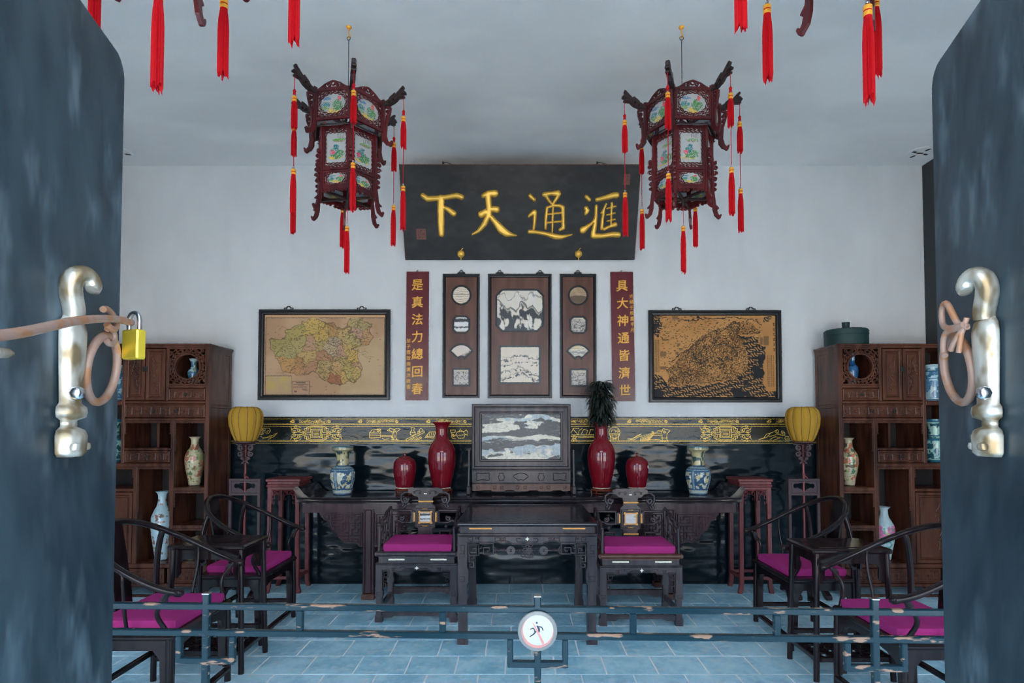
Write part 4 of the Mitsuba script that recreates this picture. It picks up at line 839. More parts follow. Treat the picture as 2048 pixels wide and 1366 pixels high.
def map_right(u, w):
    import shapely
    P = np.stack([160 + 1530 * u, 1210 - 1015 * w], 1); rr = np.random.default_rng(8)
    q = np.stack([P[:, 0] / 260, P[:, 1] / 260, 0 * u], 1); n = nfbm(q * 2, 4, 2); Pw = P + np.stack([nfbm(q * 4, 3, 1) - .5, nfbm(q * 4, 3, 6) - .5], 1) * 70
    c = lp([0.43, .20, .068], [0.50, .245, .088], smooth(.3, .7, nfbm(q, 3, 11))); ink = np.array([.020, .020, .022])
    sea = Polygon([(1200, 430), (1330, 470), (1480, 470), (1490, 580), (1560, 590), (1560, 690), (1530, 760), (1540, 870), (1530, 1000), (1560, 1130), (1690, 1145), (1690, 1210), (160, 1210), (160, 930), (230, 940), (300, 1000), (340, 1080), (450, 1085), (620, 1040), (780, 1055), (960, 1030), (1160, 980), (1240, 920), (1310, 870), (1325, 700), (1280, 600), (1270, 540), (1320, 530), (1290, 500)])
    sea2 = Polygon([(160, 195), (285, 195), (250, 250), (270, 350), (240, 470), (160, 430)]); sea3 = Polygon([(1540, 205), (1640, 215), (1600, 260), (1550, 290), (1530, 250)])
    m = np.zeros(len(u), bool)
    for s in (sea, sea2, sea3): m |= shapely.contains_xy(s, Pw[:, 0], Pw[:, 1])
    a = P[:, 0] * .86 + P[:, 1] * .50; b = -P[:, 0] * .50 + P[:, 1] * .86
    sc = np.abs(((b + 10 * np.sin(a / 16)) / 30) % 1 - .5) * 2; br_ = (np.sin(a / 14 + np.floor(b / 30) * 2.1) > -.55)
    lightw = m & (sc < .52) & br_ & (n < .60) ; c[m] = ink; c[lightw] = np.array([.40, .20, .08])
    land = Polygon([(380, 1060), (330, 880), (420, 780), (560, 640), (700, 560), (760, 450), (900, 400), (1060, 300), (1250, 270), (1420, 290), (1500, 420), (1330, 440), (1200, 430), (1290, 500), (1270, 600), (1320, 700), (1310, 860), (1230, 930), (1150, 980), (900, 1030), (640, 1040), (470, 1070)])
    den = shapely.contains_xy(land, Pw[:, 0], Pw[:, 1]) & ~m
    t = nnoise(np.stack([P[:, 0] / 6.5, P[:, 1] / 6.5, 0 * u], 1), 4) * .75 + n * .35; c[den & (t > .53)] = np.array([.05, .03, .02])
    R = []
    for _ in range(1100):
        x, z = rr.uniform(240, 1500), rr.uniform(205, 1050)
        if land.contains(Point(x, z)) or sea.contains(Point(x, z)): continue
        R.append((x, z, x + rr.uniform(6, 26), z + rr.uniform(4, 9)))
    dashes(P, R, (.06, .035, .022), c)
    c[near_line(Pw, [[(525, 610), (640, 560), (700, 540), (790, 480), (850, 430), (830, 380), (975, 375), (990, 400), (1080, 340), (1130, 300)], [(980, 400), (935, 470), (935, 560), (1060, 565), (1230, 590)], [(340, 770), (450, 710), (540, 660), (600, 640)], [(660, 640), (700, 740), (760, 790), (830, 730), (960, 720), (1040, 745), (1150, 725)], [(470, 265), (630, 260), (740, 215), (900, 250), (1100, 220), (1300, 235), (1440, 250), (1500, 310)], [(265, 470), (310, 520), (360, 500)], [(345, 970), (335, 1090), (355, 1150), (350, 990)]]) < 4.5] = ink
    dashes(P, [(400, 205, 470, 250), (245, 645, 322, 705), (435, 645, 475, 680), (460, 540, 495, 570), (485, 600, 525, 632), (245, 825, 322, 865), (620, 1015, 820, 1032), (1535, 455, 1600, 565), (1490, 470, 1525, 560)], (.21, .11, .05), c)
    for x in (170, 184, 198, 212, 226): dashes(P, [(x, 497, x + 5, 900)], (.10, .055, .03), c)
    for x in (1582, 1598, 1614, 1630, 1652):
        dashes(P, [(x, 690 + i * 26, x + 5, 690 + i * 26 + 21) for i in range(15)], (.10, .055, .03), c)
    dashes(P, [(1654 + dx, 290 + 62 * i + dz, 1654 + dx + ww, 290 + 62 * i + dz + hh) for i in range(6) for dx, dz, ww, hh in ((0, 0, 24, 7), (2, 14, 20, 6), (9, 0, 7, 40), (0, 30, 26, 7))], (.05, .03, .02), c)
    return c
def wall_map(corners, paint, hang, label, sheet, Y=WY - .006):
    (a, b), (c_, d) = corners; x0, z1 = at(a, b, Y); x1, z0 = at(c_, d, Y); w, h, cx, cz = x1 - x0, z1 - z0, (x0 + x1) / 2, (z0 + z1) / 2; k = Kit(); t = .052
    k.add('frame', frame(w, h, PROF(t, .045)), 'frame_black', label='black moulded frame')
    k.add('backing', bx(-w / 2 + t * .7, w / 2 - t * .7, -.010, 0, -h / 2 + t * .7, h / 2 - t * .7), 'panel_wood')
    g, u, w_ = grid(-w / 2 + t * .9, w / 2 - t * .9, -h / 2 + t * .9, h / 2 - t * .9, -.0125, 500, 340)
    k.add('map_sheet', g, 'vc_matte', color=paint(u, w_), label=sheet)
    for px in hang: k.add('hanger', hanger_step(at(px, b, Y)[0] - cx, h / 2), 'frame_black')
    k.place('framed_map', label, 'framed map', (cx, Y, cz))
wall_map(((520.5, 620), (780.5, 800.5)), map_left, (578, 724), 'framed tan map with coloured provinces left of the red board', 'aged paper map with olive, yellow and orange regions')
wall_map(((1296, 621.5), (1562, 805)), map_right, (1353, 1501), 'framed orange map crowded with black line work right of the red board', 'orange sheet printed with dense black drawing')
# ================================================================== altar table
AT = 0.907; CW = 'altar_wood'
def altar():
    k = Kit(); yf, yb = 5.245, 5.735; c = 0.015
    k.add('table_top', cat(bx(c - 1.96, c + 1.96, yf, yb, AT - .020, AT, .003), bx(c - 1.955, c + 1.955, yf + .006, yb - .006, AT - .036, AT - .020, .003), bx(c - 1.97, c + 1.97, yf - .001, yb, AT - .047, AT - .034, .004), tube([(c - 1.97, yf + .002, AT - .010), (c + 1.97, yf + .002, AT - .010)], .0095, 10), tube([(c - 1.965, yf + .002, AT - .041), (c + 1.965, yf + .002, AT - .041)], .007, 10), bx(c - 1.93, c + 1.93, yf + .015, yb - .015, AT - .060, AT - .047)), 'top_wood', label='dark polished top with moulded edge')
    fl = Polygon([(-1.84, AT - .01), (-1.875, AT + .003), (-1.915, AT + .035), (-1.945, AT + .072), (-1.965, AT + .092), (-1.99, AT + .094), (-2.005, AT + .08), (-2.005, AT + .06), (-1.992, AT + .05), (-1.985, AT + .02), (-1.975, AT - .04), (-1.95, AT - .047), (-1.85, AT - .02)])
    for s in (1, -1):
        g = affinity.translate(fl if s > 0 else affinity.scale(fl, -1, 1, origin=(0, 0)), c, 0)
        e = k.add('upturned_end', extr(g, yf - .004, yb), 'top_wood', label='upturned scroll end')
        k.add(e + '__scroll', mv(extr(rlines([scroll(0, 0, .017, 0, 1.4)], .004).union(Point(0, 0).buffer(.004)), yf - .007, yf - .003), (c - s * 1.985, 0, AT + .074)), 'altar_wood')
    k.add('apron', bx(c - 1.935, c + 1.935, yf + .020, yf + .045, .766, AT - .058, .003), CW); k.add('apron', bx(c - 1.935, c + 1.935, yb - .045, yb - .02, .766, AT - .058), CW)
    [k.add('end_board', bx(c + s * 1.91 - .012, c + s * 1.91 + .012, yf + .03, yb - .03, .766, AT - .058), CW) for s in (-1, 1)]
    for s in (-1, 1):
        lx = c + s * 1.342
        for y0 in (yf + .015, yb - .075):
            p = k.add('leg', cat(bx(lx - .05, lx - .030, y0, y0 + .06, .05, .80, .006), bx(lx + .030, lx + .05, y0, y0 + .06, .05, .80, .006), bx(lx - .033, lx + .033, y0 - .004, y0 + .058, .05, .80, .012)), CW)
            k.add(p + '__foot', bx(lx - .058, lx + .058, y0 - .012, y0 + .07, 0, .052, .005), 'panel_wood')
        k.add('leg_panel', bx(lx - .012, lx + .012, yf + .07, yb - .07, .08, .78), CW)
        zc = lambda u, v: at(440 + u / 3.594, 820 + v / 3.594, yf + .02)
        outer = [zc(u, v) for u, v in ((712, 738), (1024, 738), (1024, 985), (1000, 985), (985, 962), (935, 952), (915, 960), (880, 942), (850, 918), (840, 890), (800, 868), (785, 840), (770, 800), (745, 790), (735, 762), (718, 758))]
        g0 = Polygon([(-x - c + c, z) if False else (x, z) for x, z in outer]); g0 = affinity.translate(g0, -(c - 1.342), 0)     # relative to the leg axis, leg on its right
        for side in (1, -1):
            gg = g0 if side > 0 else affinity.scale(g0, -1, 1, origin=(0, 0))
            if s > 0: gg = affinity.scale(gg, -1, 1, origin=(0, 0))
            gg = affinity.translate(gg, lx, 0)
            inner = gg.buffer(-.016, join_style='mitre')
            q = k.add('carved_spandrel', cat(extr(gg, yf + .028, yf + .044), extr(gg.difference(gg.buffer(-.007)), yf + .022, yf + .029)), CW, label='spandrel carved with squared scrolls')
            x0, z0, x1, z1 = inner.bounds
            mz = cat(rods(maze_lines(inner, .028, 11 if side * s > 0 else 12, .85), .0058, yf + .025, 6, inner), rods([list(inner.exterior.coords)], .0045, yf + .024))
            k.add(q + '__carving', mz, CW, 50)
    k.place('altar_table', 'long dark altar table with upturned ends against the black dado', 'table')
altar()

# ================================================================== square table in front of it
def table_kit():
    k = Kit(); W, D, H = .99, .955, .862; w = 'carved_wood'; Z = lambda v: H - (v - 198) / 1279; X = lambda u: (u - 697) / 1279
    P2 = lambda l: [(X(u), Z(v)) for u, v in l]
    k.add('table_top', cat(bx(-W / 2, W / 2, 0, D, Z(240), Z(206), .012), rim(-W / 2 + .004, W / 2 - .004, .004, D - .004, Z(222), .0135), bx(-W / 2 + .004, W / 2 - .004, .004, D - .004, Z(210), Z(200), .003)), 'top_wood', label='dark polished top')
    k.add('top_panel', cat(bx(-W / 2 + .09, W / 2 - .09, .09, D - .09, Z(202), Z(196), .0015)), 'top_wood', label='framed centre panel of the top')
    k.add('waist', bx(-W / 2 + .016, W / 2 - .016, .016, D - .016, Z(300), Z(238)), w)
    for u0, u1 in ((168, 376), (1018, 1226)):
        k.add('waist_inlay', bx(X(u0), X(u1), .012, .018, Z(266), Z(253), .002), 'boxwood', label='orange boxwood strip')
    ap = Polygon(P2([(65, 300), (1330, 300), (1330, 325), (1318, 345), (1250, 385), (1000, 385), (960, 372), (900, 372), (850, 385), (835, 398), (560, 398), (545, 385), (500, 372), (440, 372), (400, 385), (150, 385), (75, 345), (65, 325)]))
    ap2 = Polygon(P2([(70, 320), (1325, 320), (1325, 388), (1000, 388), (960, 374), (900, 374), (850, 388), (835, 402), (560, 402), (545, 388), (500, 374), (440, 374), (400, 388), (70, 388)]))
    k.add('apron', cat(extr(ap2, .006, .03), bx(X(65), X(1330), -.002, .034, Z(326), Z(300), .004), tube([(X(66), .002, Z(312)), (X(1328), .002, Z(312))], .009, 10), rods([list(ap2.buffer(-.006).exterior.coords)], .004, .006)), w, 40); k.add('apron', bx(X(70), X(1325), D - .03, D - .006, Z(388), Z(300)), w)
    for s in (-1, 1): k.add('side_apron', bx(s * W / 2 - s * .006, s * W / 2 - s * .03, .03, D - .03, Z(388), Z(300)), w)
    ls = [sq_spiral(X(165), Z(375), .030), sq_spiral(X(255), Z(350), .02, -1, 1), [(X(160), Z(335)), (X(205), Z(335)), (X(205), Z(360))], [(X(410), Z(340)), (X(450), Z(340)), (X(450), Z(362)), (X(500), Z(362)), (X(500), Z(340)), (X(470), Z(340))], sq_spiral(X(455), Z(370), .022), [(X(260), Z(385)), (X(260), Z(325))], [(X(405), Z(385)), (X(405), Z(325))], [(X(600), Z(360)), (X(605), Z(378)), (X(697), Z(378))], [(X(640), Z(345)), (X(600), Z(345)), (X(600), Z(362))]]
    ls += [[(-x, z) for x, z in l] for l in ls]
    k.add('apron_carving', rods(ls, .0036, .005), w, 50)
    def star(x, z, r): return Polygon([(x + (r if i % 2 == 0 else r * .42) * math.cos(i * math.pi / 4), z + (r if i % 2 == 0 else r * .42) * math.sin(i * math.pi / 4)) for i in range(8)])
    for u, v in ((697, 350), (118, 366), (1276, 380)): k.add('star_inlay', extr(star(X(u), Z(v), .017), .001, .006), 'inlay', label='cream star inlay')
    for sx in (-1, 1):
        for y0, fr in ((0.0, True), (D - .075, False)):
            xo = sx * .4945; xi = sx * .424
            up = Polygon([(xo, .765), (xo, .60), (xo * .99, .575), (xo, .55), (xo * .992, .52), (xo, .44), (xo * .985, .415), (xo * .985, .05), (xo, .045), (xo, 0), (xi - sx * .004, 0), (xi - sx * .004, .045), (xi, .05), (xi + sx * .004, .415), (xi - sx * .008, .44), (xi - sx * .008, .52), (xi + sx * .002, .54), (xi, .765)])
            m = extr(up, y0 + .004, y0 + .071); lg = k.add('leg', cat(m, extr(up.buffer(-.007), y0, y0 + .075)), w)
            if fr:
                cx = (xo + xi) / 2
                k.add(lg + '__carving', cat(rods([sq_spiral(cx - .020, .445, .036), [(cx - .026, .438), (cx - .026, .505)]], .003, y0), rods([sq_spiral(cx - .020, .008, .034)], .003, y0),
                      rods([[(cx - .018, .60), (cx - .018, .64), (cx + .010, .64), (cx + .010, .66), (cx - .012, .66), (cx - .012, .70), (cx + .016, .70), (cx + .016, .62), (cx - .004, .62)]], .003, y0)), w, 50)
    L = [[(165, 405), (258, 405), (258, 500), (165, 500), (165, 405)], [(182, 478), (232, 478), (232, 440), (205, 440), (205, 460)], [(258, 440), (280, 440), (280, 420)], [(265, 395), (388, 395), (388, 488), (300, 488), (300, 432), (355, 432), (355, 462), (330, 462)], [(258, 480), (300, 480)],
         [(168, 500), (168, 560), (212, 560), (212, 606), (172, 606), (172, 580), (190, 580)], [(212, 500), (212, 530), (190, 530)]]
    L = [P2(l) for l in L]
    for q in (L, [[(-x, z) for x, z in l] for l in L]): k.add('fret_bracket', rods(q, .0075, .017, 8), w, 50, label='open squared fretwork under the apron')
    rod = [lathe([(0.001, X(410)), (.004, X(412)), (.0055, X(430)), (.0055, X(984)), (.001, X(986))], 10)]
    rod = [(np.stack([m[0][:, 2], m[0][:, 0] + .017, m[0][:, 1] + Z(456)], 1), m[1]) for m in rod]
    for u in (425, 445, 472, 488, 600, 618, 640, 756, 778, 796, 912, 930, 950, 972): rod.append(mv(lathe([(.001, -.006), (.010, -.004), (.0115, 0), (.010, .004), (.001, .006)], 12), (0, 0, 0)) if False else (lambda q: (np.stack([q[0][:, 2] + X(u), q[0][:, 0] + .017, q[0][:, 1] + Z(456)], 1), q[1]))(lathe([(.001, -.006), (.009, -.004), (.0125, 0), (.009, .004), (.001, .006)], 10)))
    r_ = [P2([(388, 420), (402, 428), (416, 456), (402, 482), (388, 490)]), P2([(388, 440), (410, 470)]), P2([(388, 470), (410, 440)])]; r_ += [[(-x, z) for x, z in l] for l in r_]
    k.add('beaded_rod', cat(*rod, rods(r_, .004, .017)), w, label='turned rod with beads')
    for u in (548, 846): k.add('coin_ornament', cat(extr(Point(X(u), Z(456)).buffer(.031).difference(sbox(X(u) - .008, Z(456) - .008, X(u) + .008, Z(456) + .008)), .010, .024), extr(Point(X(u), Z(456)).buffer(.031).difference(Point(X(u), Z(456)).buffer(.026)), .008, .026)), w, label='round coin ornament')
    kn = [P2(l) for l in ([(645, 410), (665, 425), (690, 412), (705, 412), (730, 425), (750, 410), (745, 402), (650, 402), (645, 410)], [(660, 435), (735, 435), (735, 475), (660, 475), (660, 435)])] + [ring(X(660), Z(497), .015, 0), ring(X(697), Z(500), .015, 0), ring(X(734), Z(497), .015, 0), ring(X(675), Z(455), .013, 0), ring(X(719), Z(455), .013, 0)] + [P2([(680, 415), (715, 490)]), P2([(715, 415), (680, 490)])]
    k.add('knot_ornament', rods(kn, .0038, .016), w, True, label='carved endless knot')
    return k
table_kit().place('square_table', 'dark carved square table with fretwork between the two armchairs', 'table', (.069, 4.185, 0))

# ================================================================== carved armchairs
def armchair_kit(extra):
    k = Kit(); w = 'carved_wood'; X = lambda u: (u - 419) / 1012; Z = lambda v: (1130 - v) / 1012; D = .47; P2 = lambda l: [(X(u), Z(v)) for u, v in l]
    k.add('seat', cat(bx(-.315, .315, -.004, D, .513, .553, .014), rim(-.311, .311, .002, D - .004, .533, .018), bx(-.30, .30, .012, D - .012, .502, .516)), 'panel_wood' if extra else w, label='wooden seat board')
    k.add('waist', bx(-.298, .298, .012, D - .012, .458, .506), w)
    for u0, u1 in ((195, 326), (530, 661)): k.add('waist_inlay', bx(X(u0), X(u1), .008, .014, Z(641), Z(628), .002), 'inlay', label='cream inlaid strip')
    ap = Polygon(P2([(96, 666), (742, 666), (742, 722), (640, 722), (620, 732), (545, 732), (530, 718), (318, 718), (303, 732), (225, 732), (205, 722), (96, 722)]))
    k.add('apron', cat(extr(ap, .004, .024), bx(-.32, .32, -.002, .028, Z(678), Z(663), .003), tube([(-.319, .001, Z(670)), (.319, .001, Z(670))], .007, 8), rods([list(ap.buffer(-.006).exterior.coords)], .0035, .004)), w, 40); k.add('apron', bx(-.31, .31, D - .024, D - .004, .40, .46), w)
    for s in (-1, 1): k.add('side_apron', bx(s * .316, s * .294, .02, D - .02, .41, .46), w)
    ls = [sq_spiral(X(225), Z(720), .020), [(X(290), Z(705)), (X(290), Z(690)), (X(330), Z(690))], [(X(215), Z(700)), (X(255), Z(700))]]; ls += [[(-x, z) for x, z in l] for l in ls]
    sc = [scroll(X(u), Z(712), .011, a, 1.1, s) for u, a, s in ((340, 0, 1), (395, 3, -1), (455, 0, 1), (505, 3, -1))] + [P2([(340, 702), (395, 702)]), P2([(455, 702), (510, 702)])]
    k.add('apron_carving', rods(ls + sc, .0034, .003), w, 50)
    st = lambda x, z, r: Polygon([(x + (r if i % 2 == 0 else r * .42) * math.cos(i * math.pi / 4), z + (r if i % 2 == 0 else r * .42) * math.sin(i * math.pi / 4)) for i in range(8)])
    k.add('star_inlay', extr(st(X(424), Z(699), .017), -.001, .005), 'inlay', label='cream star inlay')
    for sx in (-1, 1):
        for y0, fr in ((0, True), (D - .055, False)):
            xo, xi = sx * .320, sx * .268
            g = Polygon([(xo, .462), (xo, .25), (xo - sx * .006, .245), (xo + sx * .003, .24), (xo + sx * .003, .205), (xo - sx * .005, .20), (xo - sx * .006, .06), (xo + sx * .003, .055), (xo + sx * .003, 0), (xi - sx * .003, 0), (xi - sx * .003, .055), (xi + sx * .002, .06), (xi + sx * .002, .20), (xi - sx * .006, .205), (xi - sx * .006, .245), (xi, .25), (xi, .462)])
            lg = k.add('leg', cat(extr(g, y0 + .004, y0 + .051), extr(g.buffer(-.005), y0, y0 + .055)), w)
            if fr: k.add(lg + '__carving', cat([rods([sq_spiral((xo + xi) / 2 - .014, z, .028)], .0028, y0) for z in (.008, .209)]), w, 50)
        L = [P2(l) for l in ([(150, 728), (205, 728), (205, 745), (170, 745)], [(153, 728), (153, 850)], [(165, 745), (165, 770), (195, 770), (195, 750)], [(153, 780), (185, 780), (185, 805), (165, 805)], [(153, 825), (175, 825), (175, 850)])]
        k.add('corner_fret', rods([[(-sx * x, z) for x, z in l] for l in L], .0042, .014), w, 50)
        # openwork side under the arm, a plate in the (y, z) plane
        q = [[(.02, .556), (.02, .735)], [(.02, .735), (.10, .745), (.13, .775), (.24, .785), (.27, .82), (.44, .84)], [(.44, .84), (.44, .556)], [(.06, .60), (.06, .69), (.13, .70), (.13, .63), (.09, .63)], [(.02, .655), (.06, .655)], [(.13, .67), (.20, .67), (.20, .73), (.27, .74), (.27, .62), (.20, .62), (.20, .556)], [(.27, .68), (.34, .68), (.34, .77), (.40, .78), (.40, .62), (.34, .62), (.34, .65)], [(.40, .70), (.44, .70)], [(.10, .745), (.10, .70)], [(.30, .82), (.30, .74)]]
        m = cat(rods(q[:3], .0135, 0, 8), rods(q[3:], .0085, 0, 8))
        k.add('arm_panel', (np.stack([sx * .296 + (m[0][:, 1] if sx > 0 else -m[0][:, 1]) * 1.0, m[0][:, 0], m[0][:, 2]], 1), m[1][:, ::-1] if sx > 0 else m[1]), w, 50, label='openwork arm of squared scrolls')
    def stretch(y, z0, z1): 
        g = Polygon([(-.27, z1), (.27, z1), (.27, z0), (.20, z0), (.17, z0 + .014), (-.17, z0 + .014), (-.20, z0), (-.27, z0)])
        return cat(extr(g, y, y + .02), bx(-.27, .27, y - .004, y + .024, z1 - .012, z1, .003))
    k.add('stretcher', stretch(.018, .035, .08), w); k.add('stretcher', stretch(D - .035, .10, .16), w)
    for s in (-1, 1): k.add('stretcher', bx(s * .283, s * .305, .05, D - .05, .075, .125, .003), w)
    # back, in the plane y = D - .03; laid out from the photograph's back plane
    BX = lambda u: (u - 490) / 918; BZ = lambda v: 1.009 - (v - 55) / 918; B2 = lambda l: [(BX(u), BZ(v)) for u, v in l]; y1 = D - .005; y0 = D - .035
    both = lambda L: L + [[(-x, z) for x, z in l] for l in L]
    cr = Polygon(B2([(355, 68), (385, 56), (600, 56), (628, 68), (630, 95), (600, 100), (580, 122), (555, 126), (425, 126), (402, 120), (380, 100), (355, 96)]))
    k.add('crest_rail', cat(extr(cr, y0, y1), extr(cr.buffer(-.006), y0 - .005, y0)), w)
    k.add('crest_carving', rods(both([scroll(BX(405), BZ(95), .010, 0, 1.2), scroll(BX(450), BZ(98), .009, 3, 1.2, -1), B2([(395, 88), (410, 80), (455, 80), (465, 92)])]), .003, y0 - .005), w, 50)
    k.add('crest_inlay', bx(-.010, .016, y0 - .009, y0 - .004, BZ(106), BZ(97), .002), 'inlay', label='small cream inlay')
    sa = both([B2([(372, 90), (330, 92), (302, 112), (298, 150), (312, 178), (325, 190)]), scroll(BX(335), BZ(150), .026, .6, 1.2, -1), B2([(320, 185), (305, 205), (325, 215), (335, 190)]), B2([(312, 168), (345, 176), (352, 150)])])
    for q in (sa[:4], sa[4:]): k.add('back_scroll', rods(q, .0115, y0 + .012, 10), w, True, label='curling scroll of the back')
    sp_ = Polygon(B2([(430, 124), (555, 124), (546, 150), (546, 185), (570, 205), (570, 365), (548, 375), (548, 405), (570, 455), (415, 455), (436, 405), (436, 375), (415, 365), (415, 205), (438, 185), (438, 150)]))
    k.add('splat', cat(extr(sp_, y0, y1), extr(sp_.buffer(-.008), y0 - .004, y0)), w)
    hole = sbox(BX(441), BZ(336), BX(546), BZ(238))
    k.add('splat_frame', cat(extr(sbox(BX(420), BZ(362), BX(567), BZ(212)).difference(hole), y0 - .011, y0 - .003), rods([list(sbox(BX(424), BZ(358), BX(563), BZ(216)).exterior.coords), list(hole.buffer(.006, join_style='mitre').exterior.coords)], .0035, y0 - .011)), w, 50)
    for g in (lines([B2([(448, 246), (539, 246), (539, 328), (448, 328), (448, 246)])], .009).union(unary_union([sbox(BX(u) - .009, BZ(v) - .008, BX(u) + .009, BZ(v) + .008) for u in (446, 541) for v in (244, 330)])),):
        k.add('splat_inlay', extr(g, y0 - .015, y0 - .009), 'boxwood', label='orange boxwood frame')
    for a in ((438, 556, 157, 169), (400, 413, 250, 322), (570, 583, 250, 322), (470, 512, 217, 222), (470, 512, 352, 357)) + (((438, 556, 400, 412),) if extra else ()):
        k.add('splat_inlay', bx(BX(a[0]), BX(a[1]), y0 - (.017 if 215 < a[2] < 225 or a[2] > 345 and a[2] < 390 else .010), y0, BZ(a[3]), BZ(a[2]), .002), 'boxwood', label='orange boxwood strip')
    for s in (-1, 1): k.add('splat_side', cat(bx(s * BX(568), s * BX(596), y0 + .002, y1 - .004, BZ(330), BZ(240), .004)), w)
    g, u, w_ = grid(BX(450), BX(537), BZ(326), BZ(248), y0 - .008, 40, 36); c = marble(u, w_, 1.1, 'night' if not extra else 'lake', 6 if not extra else 40)
    if extra: c = np.clip(c * .3 + np.array([.46, .46, .45]), 0, .8); c[(u > .78) & (w_ > .6) & (w_ < .8)] *= [.7, .65, .4]
    k.add('marble_plate', g, 'vc_satin', color=c, label='small pale marble plate in the back')
    fb = both([B2([(222, 330), (222, 235), (380, 235), (380, 332), (310, 332), (285, 318)]), B2([(222, 300), (222, 452)]), scroll(BX(305), BZ(298), .022, 1.0, 1.1, -1), B2([(250, 330), (275, 315), (295, 320)]), B2([(372, 452), (372, 398), (292, 398), (292, 438), (330, 438), (330, 420)]), B2([(222, 452), (372, 452)]), B2([(380, 285), (412, 285)])])
    for q in (fb[:7], fb[7:]): k.add('back_fret', rods(q, .0115, y0 + .012, 8), w, 50, label='open squared fretwork of the back')
    for s in (-1, 1): k.add('back_bead', mv(trimesh_sphere(.016), (s * BX(325), (y0 + y1) / 2, BZ(362))), w, 40)
    return k
def trimesh_sphere(r, n=12):
    t = np.linspace(-math.pi / 2, math.pi / 2, n // 2 + 2); return lathe([(max(1e-4, r * math.cos(a)), r * math.sin(a)) for a in t], n)
armchair_kit(False).place('carved_armchair', 'dark carved armchair with marble set in its back, left of the square table', 'armchair', (-.797, 4.655, 0))
armchair_kit(True).place('carved_armchair', 'dark carved armchair with marble set in its back, right of the square table', 'armchair', (.955, 4.575, 0))
def cushion(w, d, h, seed):
    k = Kit(); nx, ny = 26, 22; u, v = np.meshgrid(np.linspace(-1, 1, nx), np.linspace(-1, 1, ny), indexing='xy')
    e = lambda t: 1 - np.clip((np.abs(t) - .90) / .10, 0, 1) ** 2 * .16
    r = e(u) * e(v); n = (nfbm(np.stack([u * 2, v * 2, 0 * u + seed], -1), 3, seed) - .5) * .008
    x, y = u * w / 2, v * d / 2
    top = np.stack([x, y, h * (.84 + .16 * r) + n * (r > .95) - h * .10 * (r < .9)], -1).reshape(-1, 3); bot = np.stack([x * .985, y * .985, 0 * x], -1).reshape(-1, 3)
    i, j = np.meshgrid(np.arange(ny - 1), np.arange(nx - 1), indexing='ij'); a = (i * nx + j).ravel(); b, c, d_ = a + 1, a + nx + 1, a + nx
    f = [np.stack([a, b, c], 1), np.stack([a, c, d_], 1)]; N = nx * ny; f += [np.stack([N + a, N + c, N + b], 1), np.stack([N + a, N + d_, N + c], 1)]
    rim = [q for q in range(nx)] + [q * nx + nx - 1 for q in range(1, ny)] + [(ny - 1) * nx + q for q in range(nx - 2, -1, -1)] + [q * nx for q in range(ny - 2, 0, -1)]
    mid = np.concatenate([top, bot])[rim] * [1.012, 1.012, 0] + [0, 0, h * .45]; M = 2 * N
    R = np.array(rim); Rn = np.roll(R, -1); mi_ = M + np.arange(len(R)); mn = M + (np.arange(len(R)) + 1) % len(R)
    f += [np.stack([R, mi_, mn], 1), np.stack([R, mn, Rn], 1), np.stack([mi_, N + R, N + Rn], 1), np.stack([mi_, N + Rn, mn], 1)]
    k.add('', (np.vstack([top, bot, mid]), np.vstack(f)), 'cushion', 55)
    return k
cushion(.535, .40, .062, 2).place('seat_cushion', 'magenta seat cushion on the carved armchair left of the square table', 'cushion', (-.79, 4.87, .5535))
cushion(.545, .40, .062, 5).place('seat_cushion', 'magenta seat cushion on the carved armchair right of the square table', 'cushion', (.95, 4.79, .5535))

